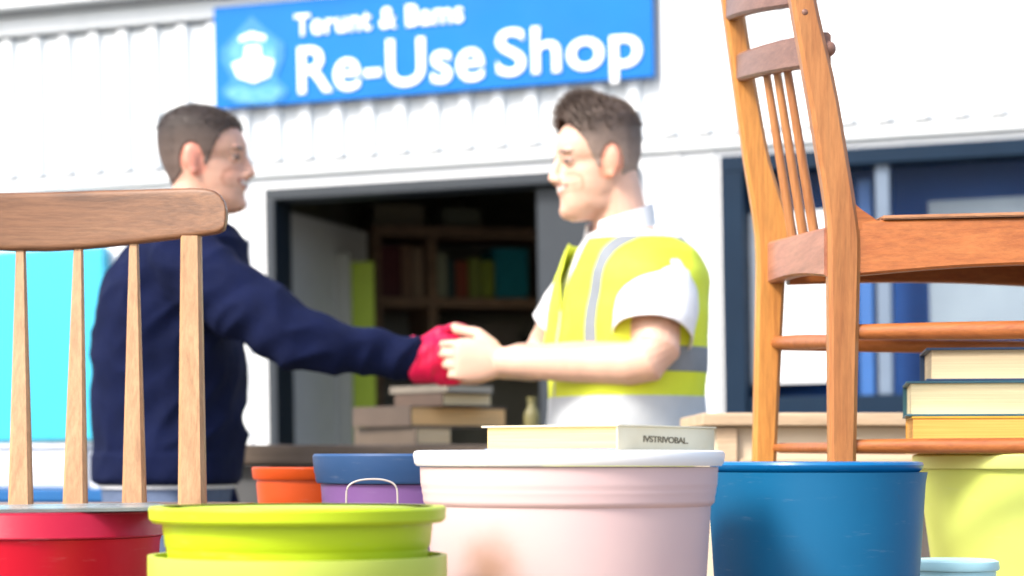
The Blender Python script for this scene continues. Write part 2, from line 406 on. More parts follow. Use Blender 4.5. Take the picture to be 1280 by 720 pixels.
bm = bmesh.new(); sbox(bm, 0, SLEN, .351, .37, -.05, shelf_z[2]); link('back_panel', bm, noisy('shelf_back', (.17, .16, .12)), she)
bcols = [('maroon', (.10, .012, .012), .13, .23), ('brown', (.20, .12, .07), .085, .22)]
s = .05
def sitem(s0, w, h, col, nm, label, cat, z, grp='used books on the shelf inside the doorway', d=.22):
    t_ = bthing(nm, label, cat, su0 + dvec.x * s0, sv0 + dvec.y * s0, z, grp)
    bm = bmesh.new(); sbox(bm, s0, s0 + .003, .05, .05 + d, z + .001, z + h); sbox(bm, s0 + w - .003, s0 + w, .05, .05 + d, z + .001, z + h); sbox(bm, s0 + .0035, s0 + w - .0035, .05, .054, z + .001, z + h)
    link('cover', bm, noisy('cloth_' + label.split()[0] + label.split()[1], col, None, 20, .6), t_)
    bm = bmesh.new(); sbox(bm, s0 + .0035, s0 + w - .0035, .055, .05 + d - .006, z + .003, z + h - .005); link('pages', bm, pages_mat('old_pages', (.55, .46, .30), (.42, .33, .2)), t_)
zz = shelf_z[0]
for s0, w, h, col, lab in [(.045, .105, .24, (.09, .010, .012), 'dark maroon thick volume at the left end of the shelf'),
                           (.155, .05, .245, (.22, .12, .07), 'brown book beside the maroon volume on the shelf'),
                           (.21, .05, .235, (.30, .20, .12), 'tan book against the dark shelf upright'),
                           (.32, .055, .21, (.30, .31, .20), 'pale olive book right of the shelf upright'),
                           (.38, .035, .18, (.02, .05, .05), 'blackish green thin book on the shelf'),
                           (.42, .06, .175, (.26, .05, .02), 'rust red book in the middle of the shelf'),
                           (.485, .06, .19, (.20, .24, .04), 'mossy olive book beside the rust red one'),
                           (.55, .06, .18, (.24, .30, .03), 'lime olive book next to the teal file'),
                           (.62, .16, .24, (.0, .22, .27), 'teal box file at the right end of the shelf'), ]:
    if s0 + w < SLEN - .05: sitem(s0, w, h, col, 'book' if 'file' not in lab else 'box_file', lab, 'book' if 'file' not in lab else 'box file', zz)
# upper crates
for s0, w, h, col, lab in [(.02, .24, .10, (.16, .13, .08), 'brown cardboard tray on the top shelf, left'), (.36, .18, .09, (.12, .12, .08), 'olive cardboard tray on the top shelf, middle')]:
    bm = bmesh.new(); sbox(bm, s0, s0 + w, .03, .28, shelf_z[2] + .001, shelf_z[2] + h, .004)
    tmp = bmesh.new(); sbox(tmp, s0 + .01, s0 + w - .01, .04, .27, shelf_z[2] + h + .001, shelf_z[2] + h + .004); merge(bm, tmp)
    tag(link('cardboard_tray', bm, noisy('card_' + lab[:5], col), None, loc=B(su0 + dvec.x * s0, sv0 + dvec.y * s0, shelf_z[2])), lab, 'tray')
# pale bowl + lower boxes
bm = bmesh.new(); c = B(su0 + dvec.x * .12 + nvec.x * .15, sv0 + dvec.y * .12 + nvec.y * .15, shelf_z[1] + .002)
lathe(bm, [(0, .075), (.03, .073), (.055, .055), (.068, .02), (.070, 0), (.064, 0), (.06, .018), (.048, .05), (.027, .067), (0, .069)], c, 40)
tag(link('bowl', bm, noisy('stone_glaze', (.50, .50, .38)), None, True, loc=c), 'pale olive bowl turned upside down on the lower shelf', 'bowl')
for s0, w, h, col, lab in [(.34, .15, .11, (.07, .05, .04), 'dark brown box on the lower shelf, left'), (.52, .2, .12, (.10, .08, .06), 'greyish brown box on the lower shelf, right')]:
    bm = bmesh.new(); sbox(bm, s0, s0 + w, .03, .28, shelf_z[1] + .001, shelf_z[1] + h, .004); sbox(bm, s0 - .004, s0 + w + .004, .026, .284, shelf_z[1] + h + .001, shelf_z[1] + h + .02, .002)
    tag(link('storage_box', bm, noisy('bx' + lab[:6], col), None, loc=B(su0 + dvec.x * s0, sv0 + dvec.y * s0, shelf_z[1])), lab, 'box')
# leaning boards by the white door
for px0, px1, py, v, col, lab in [(391, 437, 318, .78, (.40, .39, .33), 'pale grey board with a white edge leaning inside the doorway'),
                                  (438, 466, 328, .80, (.36, .46, .03), 'narrow lime green board inside the doorway left of the shelving')]:
    a, z1 = BL(px0, py, v); b2, _ = BL(px1, py, v)
    bm = bmesh.new(); bbox(bm, a, b2, v, v + .02, -.04, z1, .002)
    if 'white edge' in lab:
        t_ = bthing('panel_board', lab, 'board', a, v, -.04)
        link('panel', bm, noisy('gboard', col, None, 3), t_); aa, _ = BL(377, py, v); bm = bmesh.new(); bbox(bm, aa, a - .001, v - .02, v + .02, -.04, z1 + .005, .002); link('edge_strip', bm, noisy('white_strip', (.8, .82, .82)), t_)
    else: tag(link('panel_board', bm, noisy('limeboard', col, None, 3), None, loc=B(a, v, -.04)), lab, 'board')

# ------------------------------------------------------------------ counters behind the men
M_dkwood = wood('counter_wood', (.24, .18, .14), (.18, .135, .10), (.12, .09, .065), 'x', .6, 0)
M_ctr = noisy('counter_grey', (.13, .13, .13), (.10, .10, .10), 4, .6)
zc = P(450, 556, 4.75).z
ct = thing('counter', 'dark brown topped grey counter carrying the stack of old books', 'counter', (-.35, 4.95, 0))
bm = bmesh.new(); add_box(bm, (-.83, 4.72, zc - .045), (.20, 5.20, zc), None, .004); link('top', bm, M_dkwood, ct)
bm = bmesh.new(); add_box(bm, (-.80, 4.76, 0), (.17, 5.17, zc - .046), None, .004); link('body', bm, M_ctr, ct)
for i in range(3):
    bm = bmesh.new(); add_box(bm, (-.78 + i * .32, 4.748, .1), (-.78 + i * .32 + .30, 4.759, zc - .08), None, .003); link('door', bm, M_ctr, ct)
zb_ = P(50, 611, 5.5).z
ct = thing('counter', 'blue topped grey counter with white jar, behind the left chair', 'counter', (-1.35, 5.7, 0))
bm = bmesh.new(); add_box(bm, (-2.2, 5.47, zb_ - .034), (-.95, 5.95, zb_), None, .004); link('top', bm, noisy('blue_top', (.01, .13, .36)), ct)
bm = bmesh.new(); add_box(bm, (-2.17, 5.5, 0), (-.98, 5.92, zb_ - .035), None, .004); link('body', bm, M_ctr, ct)
bm = bmesh.new(); c = P(145, 611, 5.65); r = 33 / F * 5.65
hj = 58 / F * 5.65
lathe(bm, [(0, .001), (r * .96, .001), (r, .008), (r, hj * .68), (r * .93, hj * .78), (0, hj * .79)], (c.x, c.y, zb_), 48)
jt = thing('jar', 'round white plastic jar with lid on the blue topped counter', 'jar', (c.x, c.y, zb_))
link('body', bm, noisy('white_plastic', (.82, .83, .84), rough=.4), jt, True)
bm = bmesh.new(); lathe(bm, [(0, hj * .80), (r * .80, hj * .80), (r * .84, hj * .82), (r * .84, hj * .96), (r * .78, hj), (0, hj)], (c.x, c.y, zb_), 48)
link('lid', bm, noisy('white_plastic'), jt, True) if False else link('lid', bm, MATS['white_plastic'], jt, True)
bm = bmesh.new(); a = P(-80, 611, 5.7); b2 = P(108, 561, 5.7); add_box(bm, (a.x, 5.6, zb_ + .001), (b2.x, 5.85, b2.z), None, .012); add_box(bm, (a.x - .008, 5.592, b2.z + .001), (b2.x + .008, 5.858, b2.z + .012), None, .003)
tag(link('storage_box', bm, MATS['white_plastic'], None, loc=((a.x + b2.x) / 2, 5.7, zb_)), 'low white plastic box beside the white jar', 'box')

# ------------------------------------------------------------------ books
def book(label, corner, yaw, w, d, t, col, pcol=((.80, .66, .42), (.66, .50, .28)), group=None, spine_side='x', cov=.0028, text=None, tcol=None, overhang=.004):
    """corner: nearest-left corner; local x = width along yaw, local y = depth. spine lies along the local x=0 edge ('x') or the local y=0 edge ('y') or 'n' hidden at back"""
    M = Matrix.Translation(corner) @ Matrix.Rotation(yaw, 4, 'Z')
    cen = M @ Vector((w / 2, d / 2, 0))
    t_ = thing('book', label, 'book', cen, group)
    cm = noisy('cover_%d_%d_%d' % tuple(int(255 * c) for c in col), col, None, 25, .45)
    bm = bmesh.new(); add_box(bm, (0, 0, 0), (w, d, cov), M, .0008); add_box(bm, (0, 0, t - cov), (w, d, t), M, .0008)
    if spine_side == 'x': add_box(bm, (0, 0.0005, cov * 1.01), (cov, d - .0005, t - cov * 1.01), M)
    elif spine_side == 'y': add_box(bm, (.0005, 0, cov * 1.01), (w - .0005, cov, t - cov * 1.01), M)
    else: add_box(bm, (.0005, d - cov, cov * 1.01), (w - .0005, d, t - cov * 1.01), M)
    co = link('cover', bm, cm, t_)
    bm = bmesh.new(); o = overhang
    lo = [o, o, cov * 1.02]; hi = [w - o, d - o, t - cov * 1.02]
    if spine_side == 'x': lo[0] = cov * 1.02
    elif spine_side == 'y': lo[1] = cov * 1.02
    else: hi[1] = d - cov * 1.02
    add_box(bm, lo, hi, M)
    link('pages', bm, pages_mat('pages_%d_%d' % (int(pcol[0][0] * 255), int(pcol[0][2] * 255)), *pcol), t_)
    return t_, M, co
OLD = ((.62, .50, .32), (.45, .33, .18))
# stack on dark counter: corner-on books, spine left, pages right
def cornerbook(label, pxc, pxl, pxr, ytop, ybot, Y, col, pcol, zbase, alpha=35, group=None, cov=.003):
    a = R(alpha); z = zbase; t = (ybot - ytop) / F * Y
    c = Vector(((pxc - CX) / F * Y, Y, z))
    xl = (pxl - CX) / F; xr = (pxr - CX) / F
    l = (c.x - xl * Y) / (math.cos(a) + xl * math.sin(a)); r = (xr * Y - c.x) / (math.sin(a) - xr * math.cos(a))
    # local x axis = right-face direction (sin a, cos a); local y = left-face direction (-cos a, sin a)
    yaw = math.atan2(math.cos(a), math.sin(a))
    return book(label, c, yaw, r, l, t, col, pcol, group, 'x', cov)
zc_ = zc + .001; G = 'old books stacked on the counter between the men'
k = 4.85 / F
def cb(label, pxc, pxl, pxr, zb, n, Y, col, pcol, al=40):
    t = n * k; cornerbook(label, pxc, pxl, pxr, 0, n * 4.85 / Y * 1.0, Y, col, pcol, zb, al, G, .0032)
    return zb + n * 4.85 / Y / F * Y + .0005
z = zc_
cb('worn pale book at the bottom left of the stack', 520, 443, 566, z, 23, 4.9, (.11, .08, .055), OLD, 50)
z = cb('thick brown book at the bottom right of the stack', 566, 520, 612, z, 23, 4.78, (.12, .085, .06), ((.72, .52, .30), (.5, .33, .17)), 50) if False else z + 23 * 4.9 / F + .0006
z = cb('wide grey brown book in the middle of the stack', 513, 441, 634, z, 26, 4.9, (.095, .066, .046), ((.84, .50, .20), (.52, .33, .15)), 48)
z = cb('smaller dark book near the top of the stack', 553, 493, 616, z, 17, 4.92, (.09, .055, .036), ((.84, .68, .40), (.55, .42, .25)), 48)
z = cb('thin pale grey book on top of the stack', 560, 487, 618, z, 9, 4.9, (.20, .17, .13), ((.52, .45, .33), (.45, .42, .35)), 48)
bm = bmesh.new(); c = P(665, 556, 4.9); c.z = zc + .001
lathe(bm, [(0, 0), (.017, 0), (.019, .004), (.019, .070), (.016, .080), (.010, .088), (.010, .104), (.012, .105), (.012, .112), (0, .112)], c, 32)
tag(link('bottle', bm, noisy('olive_glass', (.17, .15, .05), rough=.5), None, True, loc=c), 'small olive bottle on the counter beside the yellow vest', 'bottle')

# ------------------------------------------------------------------ pots
def pot(name, label, cat, c, body, rim=None, mb=None, mr=None, lid=None, ml=None, wall=.004, group=None, seg=96):
    """body / rim : outer (r,z) profiles from bottom to top (z relative)"""
    t_ = thing(name, label, cat, c, group)
    def closed(pr, w):
        return pr + [(max(r - w, .001), z) for r, z in pr[::-1]] + [pr[0]]
    bm = bmesh.new(); inner = [(max(r - wall, .001), max(z, .006)) for r, z in body[::-1]]
    lathe(bm, [(0, 0)] + body + inner + [(0, .006)], c, seg); link('body', bm, mb, t_, True)
    if rim:
        bm = bmesh.new(); lathe(bm, closed(rim, .010), c, seg); link('rim', bm, mr or mb, t_, True)
    if lid:
        bm = bmesh.new(); lathe(bm, [(0, lid[1] - .004), (lid[0], lid[1] - .004), (lid[0], lid[1] - .001), (lid[0] - .002, lid[1]), (0, lid[1])], c, seg); link('lid', bm, ml or mr or mb, t_, True)
    return t_
def PX(n, Y): return n / F * Y
ZT = .80
def plas(n, c, c2=None, r=.38):
    if n in MATS: return MATS[n]
    m = noisy(n, c, c2, 5, r, .05, 200, spec=.4); t = m.node_tree; L = t.links.new; b = t.nodes['Principled BSDF']; src = b.inputs['Base Color'].links[0].from_socket
    tc = N(t, 'ShaderNodeTexCoord'); mp = N(t, 'ShaderNodeMapping'); mp.inputs['Scale'].default_value = (6, 6, 60); mp.inputs['Rotation'].default_value = (.25, .1, 0)
    nz = N(t, 'ShaderNodeTexNoise', Scale=2.5, Detail=6, Roughness=.75); L(tc.outputs['Object'], mp.inputs['Vector']); L(mp.outputs[0], nz.inputs['Vector'])
    mr = N(t, 'ShaderNodeMapRange'); mr.inputs['From Min'].default_value = .60; mr.inputs['From Max'].default_value = .72; mr.inputs['To Max'].default_value = .30; L(nz.outputs['Fac'], mr.inputs['Value'])
    n4 = N(t, 'ShaderNodeTexNoise', Scale=28, Detail=8, Roughness=.8); L(tc.outputs['Object'], n4.inputs['Vector'])
    m4 = N(t, 'ShaderNodeMapRange'); m4.inputs['From Min'].default_value = .62; m4.inputs['From Max'].default_value = .74; m4.inputs['To Max'].default_value = .35; L(n4.outputs['Fac'], m4.inputs['Value'])
    x1 = N(t, 'ShaderNodeMix', data_type='RGBA'); L(mr.outputs[0], x1.inputs['Factor']); L(src, x1.inputs['A']); x1.inputs['B'].default_value = rgba(tuple(q_ * .6 + .22 for q_ in c))
    x2 = N(t, 'ShaderNodeMix', data_type='RGBA'); L(m4.outputs[0], x2.inputs['Factor']); L(x1.outputs['Result'], x2.inputs['A']); x2.inputs['B'].default_value = rgba(tuple(q_ * .55 + .03 for q_ in c)); L(x2.outputs['Result'], b.inputs['Base Color'])
    return m
# lime pot in a yellow pot
Y = 1.85; c = Vector(((373 - CX) / F * Y, Y, 0)); zt = EYE - 62 / F * (Y - .13)
ym = plas('yellow_green_plastic', (.54, .62, .10), (.50, .58, .08)); lm = plas('lime_plastic', (.50, .62, .014), (.46, .58, .012))
r1 = PX(186, Y); ztop = EYE - 127 / F * (Y - r1)
c.z = ZT
pot('plant_pot', 'pale yellow green pot holding the lime pot, bottom of the photo', 'plant pot', c.copy(), [(r1 * .80, 0), (r1 * .985, ztop - ZT - .025), (r1, ztop - ZT - .02), (r1, ztop - ZT)], None, ym, wall=.005)
zb0 = .895; h = zt - zb0; c.z = zb0
rb = PX(171, Y)
pot('plant_pot', 'lime green pot with rolled rim and flat lid nested in the pale yellow green pot', 'plant pot', c.copy(),
    [(rb * .86, 0), (rb * .935, h - .06), (rb * .95, h - .038), (rb * .953, h - .036), (rb * .965, h - .034), (rb * .985, h - .012), (rb * .985, h - .004)],
    [(rb * .99, h - .0135), (PX(180, Y), h - .014), (PX(184, Y), h - .011), (PX(185, Y), h - .002), (PX(183, Y), h), (rb * .97, h)], lm, None, (PX(180, Y), h - .001), lm, wall=.003)
# pink planter with white lid
Y = 2.1; c = Vector(((711 - CX) / F * Y, Y, ZT)); R1 = PX(194, Y)
zt = P(0, 562.5, Y - R1).z - ZT; zr = P(0, 583, Y - R1).z - ZT
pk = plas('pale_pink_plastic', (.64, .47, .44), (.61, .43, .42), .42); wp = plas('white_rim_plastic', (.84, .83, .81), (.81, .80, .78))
z1 = P(0, 609, Y - R1 * .93).z - ZT; z2 = P(0, 619, Y - R1 * .93).z - ZT; z3 = P(0, 632, Y - R1 * .92).z - ZT
rr = lambda n: PX(n, Y)
def blotch(m, center, r, col):
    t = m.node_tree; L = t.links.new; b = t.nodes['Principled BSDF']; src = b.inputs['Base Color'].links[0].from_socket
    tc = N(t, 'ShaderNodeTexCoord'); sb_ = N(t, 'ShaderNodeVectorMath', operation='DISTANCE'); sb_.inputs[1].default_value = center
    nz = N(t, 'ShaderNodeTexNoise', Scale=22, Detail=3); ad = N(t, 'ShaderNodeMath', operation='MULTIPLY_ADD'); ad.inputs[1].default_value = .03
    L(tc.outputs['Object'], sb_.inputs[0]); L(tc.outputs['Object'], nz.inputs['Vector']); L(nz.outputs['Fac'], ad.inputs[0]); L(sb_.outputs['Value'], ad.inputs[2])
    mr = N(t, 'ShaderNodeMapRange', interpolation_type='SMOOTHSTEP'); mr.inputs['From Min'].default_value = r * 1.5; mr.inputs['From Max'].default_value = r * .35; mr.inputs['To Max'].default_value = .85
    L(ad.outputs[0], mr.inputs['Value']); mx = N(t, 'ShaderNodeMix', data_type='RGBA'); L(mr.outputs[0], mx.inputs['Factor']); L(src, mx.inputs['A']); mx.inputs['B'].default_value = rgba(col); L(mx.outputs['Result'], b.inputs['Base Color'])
blotch(pk, (-.081, -.118, .172), .045, (.36, .20, .13))  # soft-edged brown blotch mixed into the pink base colour, low on the left
pot('plant_pot', 'large pale pink planter with white rim and soft brown blotch, under the cream book', 'plant pot', c,
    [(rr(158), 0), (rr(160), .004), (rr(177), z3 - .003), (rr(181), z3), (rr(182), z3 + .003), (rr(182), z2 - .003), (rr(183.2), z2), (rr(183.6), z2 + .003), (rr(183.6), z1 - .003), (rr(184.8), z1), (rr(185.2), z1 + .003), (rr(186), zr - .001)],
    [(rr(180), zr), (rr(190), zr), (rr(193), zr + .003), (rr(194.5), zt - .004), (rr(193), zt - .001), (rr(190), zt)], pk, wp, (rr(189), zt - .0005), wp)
ZPINK = ZT + zt
# blue bucket
Y = 2.3; c = Vector(((1020 - CX) / F * Y, Y, ZT)); bb = plas('blue_plastic', (.0, .125, .275), (.0, .11, .245), .5); br = plas('blue_rim_plastic', (.004, .15, .37), (.0, .13, .33), .3)
zt = P(0, 577, Y - .117).z - ZT; zr = P(0, 591, Y - .117).z - ZT
pot('bucket', 'dark blue plastic bucket in front of the upturned chair legs', 'bucket', c,
    [(rr(106) * Y / 2.1, 0), (rr(123) * Y / 2.1, zr - .012), (rr(125) * Y / 2.1, zr)],
    [(PX(118, Y), zr + .0005), (PX(126, Y), zr), (PX(131, Y), zr + .004), (PX(132.5, Y), zr + .008), (PX(131, Y), zt - .001), (PX(126, Y), zt), (PX(120, Y), zt - .001)], bb, br)
bpy.data.objects['bucket']['label'] = 'dark blue plastic bucket in front of the raised chair legs'
# red tub with lid
Y = 2.12; c = Vector(((42 - CX) / F * Y, Y, ZT)); rd = plas('red_plastic', (.54, .0, .020), (.49, .0, .017), .4); rd2 = plas('crimson_lid_plastic', (.45, .008, .035), (.40, .006, .028), .4)
q = lambda n: PX(n, Y)
zt = P(0, 643, Y - q(158)).z - ZT; zr = P(0, 675, Y - q(160)).z - ZT
pot('plastic_tub', 'red round plastic tub with crimson lid, bottom left', 'tub', c,
    [(q(140), 0), (q(156), zr - .006), (q(158), zr - .001)],
    [(q(148), zr), (q(161), zr), (q(161.5), zr + .0015), (q(160), zr + .003), (q(158), zt - .002), (q(156), zt)], rd, rd2, (q(157), zt + .001), rd2)
ZRED = ZT + zt + .001
# magazine on the red tub, thin
tm = thing('magazine', 'thin grey magazine lying on the red tub', 'magazine', (c.x, c.y, ZRED))
bm = bmesh.new(); Mt = Matrix.Translation((c.x + .0, c.y - .02, ZRED + .001)) @ Matrix.Rotation(R(14), 4, 'Z') @ Matrix.Rotation(R(-.6), 4, 'Y')
add_box(bm, (-.15, -.10, .0018), (.135, .11, .003), Mt); add_box(bm, (-.15, -.10, -.0005), (.135, .11, .0004), Mt); link('cover', bm, noisy('grey_glossy', (.30, .34, .33), (.12, .14, .14), 12, .25), tm)
bm = bmesh.new(); add_box(bm, (-.148, -.098, .0005), (.133, .108, .0017), Mt); link('pages', bm, noisy('mag_pages', (.75, .73, .7)), tm)
# purple tub, navy rim band
Y = 2.72; c = Vector(((512 - CX) / F * Y, Y, .84)); q = lambda n: PX(n, Y)
zt = P(0, 567, Y - .12).z - .84; zr = P(0, 605, Y - .12).z - .84
pu = plas('purple_plastic', (.17, .085, .24), (.15, .07, .21)); nb = plas('navy_rim_plastic', (.026, .075, .19), (.022, .065, .16), .4)
tb = pot('plastic_tub', 'purple tub with deep navy rim and wire handle, behind the lime pot', 'tub', c,
    [(q(98), 0), (q(110), zr - .012), (q(111), zr - .001)],
    [(q(104), zr), (q(115), zr), (q(117), zr + .003), (q(118), zr + .012), (q(119), zr + .014), (q(121), zt - .003), (q(119), zt), (q(112), zt)], pu, nb, (q(117), zt - .002), nb)
bm = bmesh.new(); Yh = 2.57
arc = [P(433, 640, Yh), P(433, 622, Yh), P(434, 611, Yh), P(440, 604, Yh), P(452, 600, Yh), P(466, 599, Yh), P(480, 600, Yh), P(491, 604, Yh), P(496, 611, Yh), P(497, 622, Yh), P(497, 640, Yh)]
tube(bm, catmull(arc, 4), .0012, 8); link('handle', bm, noisy('pale_wire', (.50, .44, .38), rough=.35), tb, True)
# orange pot
Y = 3.0; c = Vector(((392 - CX) / F * Y, Y, .84)); q = lambda n: PX(n, Y)
zt = P(0, 584, Y - .08).z - .84
om = plas('orange_plastic', (.60, .075, .004), (.55, .065, .004))
pot('plant_pot', 'small bright orange pot beside the purple tub', 'plant pot', c,
    [(q(56), 0), (q(71), zt - .026), (q(71), zt - .012)],
    [(q(68), zt - .018), (q(74), zt - .018), (q(76), zt - .014), (q(77), zt - .002), (q(75.5), zt), (q(72), zt)], om)
# yellow tub right
Y = 2.73; xc = (1143 - CX) / F * Y + .170; c = Vector((xc, Y, .921)); q = lambda n: PX(n, Y)
zt = P(0, 568, Y - .165).z - .921
yt = plas('pale_lemon_plastic', (.57, .64, .15), (.54, .61, .13)); yr = plas('pale_lemon_rim', (.66, .70, .24), (.62, .66, .2))
pot('plastic_tub', 'pale lemon green tub under the stack of books, bottom right', 'tub', c,
    [(.142, 0), (.162, zt - .02), (.164, zt - .0185)], [(.156, zt - .018), (.168, zt - .018), (.170, zt - .014), (.170, zt - .002), (.168, zt), (.164, zt)], yt, yr, (.166, zt + .001), yr)
ZY = .921 + zt + .001
# cyan tin, dark tin
Y = 2.49; c = Vector(((1192 - CX) / F * Y, Y, .921)); zt = P(0, 700, Y).z - .921
ca = plas('pale_aqua_plastic', (.45, .74, .78), (.40, .70, .75))
pot('tin', 'small pale aqua tin with lid at the foot of the lemon tub', 'tin', c, [(.047, 0), (.050, .003), (.050, zt - .012)], [(.046, zt - .0115), (.053, zt - .0115), (.054, zt - .009), (.053, zt - .001), (.050, zt)], ca, ca, (.050, zt + .001), ca)
Y = 3.0; c = Vector(((1166 - CX) / F * Y, Y, .921))
pot('tin', 'dark grey tin half hidden between blue bucket and lemon tub', 'tin', c, [(.022, 0), (.022, .08)], [(.020, .0805), (.024, .0805), (.024, .092), (.023, .094)], noisy('dark_tin', (.10, .09, .085)), None, (.022, .0945), wall=.002)

# cream book with lettered spine on the planter
t_, M, co = cornerbook('cream paperback with dark spine lettering lying on the pink planter', 772, 606, 893, 529, 560, 1.985, (.80, .74, .55), ((.85, .66, .36), (.74, .52, .24)), ZPINK + .0005, 35, None, .0016)
for o in list(t_.children): bpy.data.objects.remove(o)
# rebuild with the spine along the right-hand face
a = R(35); yaw = math.atan2(math.cos(a), math.sin(a)); Y0 = 1.985; cc = Vector(((772 - CX) / F * Y0, Y0, ZPINK + .0005))
xl = (606 - CX) / F; xr = (893 - CX) / F; l = (cc.x - xl * Y0) / (math.cos(a) + xl * math.sin(a)); r = (xr * Y0 - cc.x) / (math.sin(a) - xr * math.cos(a)); t = PX(31.5, Y0)
M = Matrix.Translation(cc) @ Matrix.Rotation(yaw, 4, 'Z')
bm = bmesh.new(); cov = .0016
add_box(bm, (-.002, -.002, t - cov), (r + .001, l + .003, t), M, .0005); add_box(bm, (0, 0, 0), (r, cov, t - cov - .0002), M, .0004)
link('cover', bm, noisy('cream_cover', (.74, .66, .47), (.68, .58, .38), 18, .6), t_)
bm = bmesh.new(); add_box(bm, (0, .0018, 0), (r, l, cov * .9), M, .0003)
o = link('back_cover', bm, noisy('slate_cover', (.16, .22, .33)), t_)
bm = bmesh.new(); add_box(bm, (.002, cov + .0002, cov), (r - .002, l - .002, t - cov - .0002), M); link('pages', bm, pages_mat('cream_pages', (.74, .53, .25), (.62, .40, .15)), t_)
b = text_mesh('IVSTRIVOBAL.', .02, .01, .92); xs = [q.co.x for q in b.verts]; ys = [q.co.y for q in b.verts]
for qv in b.verts:
    fx = (qv.co.x - min(xs)) / (max(xs) - min(xs)); fy = (qv.co.y - min(ys)) / (max(ys) - min(ys))
    qv.co = M @ Vector((r * (.25 + .46 * fx), -.0003 - (.0003 if qv.co.z > 0 else 0), t * (.32 + .26 * fy - .06 * fx)))
link('lettering', b, noisy('ink', (.09, .07, .035), (.20, .16, .09), 90), t_)

# books on the lemon tub
G = 'books stacked on the lemon tub'
z = ZY + .0005
book('amber covered book at the bottom of the stack on the lemon tub', Vector((PX(1140 - CX, 2.60), 2.60, z)), R(-8), .235, .17, .046, (.72, .36, .03), ((.72, .38, .09), (.60, .28, .05)), G, 'n', .0025, overhang=.0015)
z += .0465
book('thick cream book with teal covers in the middle of the stack', Vector((PX(1133 - CX, 2.61), 2.61, z)), R(-9), .24, .17, .044, (.03, .12, .16), ((.84, .74, .46), (.74, .62, .34)), G, 'n', .0028, overhang=.006)
z += .0445
book('navy covered book on top of the stack, partly under the rung', Vector((PX(1158 - CX, 2.62), 2.62, z)), R(-8), .21, .16, .042, (.02, .05, .12), ((.80, .66, .42), (.68, .52, .30)), G, 'n', .003, overhang=.007)

# ------------------------------------------------------------------ pine cabinet behind
M_pine = wood('pine', (.66, .50, .34), (.58, .42, .27), (.46, .31, .19), 'x', .6, 0, .7)
Yc = 3.4; zt = P(0, 516, Yc).z
cab = thing('cabinet', 'pale pine cabinet with overhanging top behind the tall chair', 'cabinet', (.65, 3.6, 0))
bm = bmesh.new(); add_box(bm, (PX(878 - CX, Yc), Yc, zt - .021), (1.05, 3.85, zt), None, .003); link('top', bm, M_pine, cab)
bm = bmesh.new(); add_box(bm, (PX(896 - CX, Yc), Yc + .025, 0), (1.03, 3.83, zt - .022), None, .002); link('body', bm, noisy('cream_panel', (.66, .55, .40), (.60, .48, .34), 4, .6), cab)
bm = bmesh.new(); add_box(bm, (PX(896 - CX, Yc) + .002, Yc + .013, .02), (PX(896 - CX, Yc) + .035, Yc + .0245, zt - .024), None, .002); link('post', bm, M_pine, cab)
for i in range(2):
    x0 = PX(896 - CX, Yc) + .04 + i * .335
    bm = bmesh.new(); add_box(bm, (x0, Yc + .012, .1), (x0 + .325, Yc + .0245, zt - .075), None, .002); dd = link('door', bm, M_pine, cab)
    bm = bmesh.new(); ellipsoid(bm, Vector((x0 + .29 - i * .25, Yc + .001, .7)), (.012, .012, .012)); link('knob', bm, M_pine, dd, True)

# ------------------------------------------------------------------ supports (mostly below the frame)
M_trestle = wood('table_wood', (.40, .28, .17), (.32, .21, .13), (.22, .14, .09), 'x', .6, 0)
def table(name, label, x0, x1, y0, y1, z, th=.03, lx=.04):
    t_ = thing(name, label, 'table', ((x0 + x1) / 2, (y0 + y1) / 2, 0))
    bm = bmesh.new(); add_box(bm, (x0, y0, z - th), (x1, y1, z), None, .003); link('tabletop', bm, M_trestle, t_)
    for x in (x0 + .02, x1 - .02 - lx):
        for y in (y0 + .02 if name != 'bench_table' else y0 + .10, y1 - .02 - lx):
            bm = bmesh.new(); add_box(bm, (x, y, 0), (x + lx, y + lx, z - th - .0005), None, .002); link('leg', bm, M_trestle, t_)
table('display_table', 'long wooden table under the row of colourful pots', -.80, .62, 1.62, 2.42, ZT)
table('bench_table', 'raised wooden table under the tall chair and lemon tub', .33, 1.02, 2.43, 3.10, .92, .025)
table('side_table', 'wooden table under the purple tub and orange pot', -.36, .24, 2.50, 3.20, .84, .025)
ck = thing('wooden_crate', 'slatted wooden crate under the left chair', 'crate', (-.62, 2.82, 0))
for i in range(5):
    bm = bmesh.new(); add_box(bm, (-.88, 2.56, .02 + i * .112), (-.365, 2.575, .11 + i * .112), None, .002); link('slat', bm, M_trestle, ck)
    bm = bmesh.new(); add_box(bm, (-.88, 3.085, .02 + i * .112), (-.365, 3.10, .11 + i * .112), None, .002); link('slat', bm, M_trestle, ck)
for x in (-.88, -.40):
    for y in (2.576, 3.049):
        bm = bmesh.new(); add_box(bm, (x, y, 0), (x + .035, y + .035, .558), None, .002); link('corner_post', bm, M_trestle, ck)
bm = bmesh.new(); add_box(bm, (-.88, 2.56, .5795 - .015), (-.365, 3.10, .5795), None, .002); link('top_board', bm, M_trestle, ck)

# ------------------------------------------------------------------ left spindle-back chair
YC = 2.6
Wr = wood('brown_crest_wood', (.25, .12, .055), (.21, .094, .042), (.13, .058, .026), 'x', .42, .25, 1.6)
Ws = wood('tan_spindle_wood', (.52, .31, .155), (.46, .26, .125), (.36, .185, .085), 'z', .42, .25, 1.3)
seatz = P(0, 633, YC).z
ch = thing('spindle_chair', 'light brown spindle back chair seen from behind, on the left', 'chair', (PX(55 - CX, YC), YC + .2, .58))
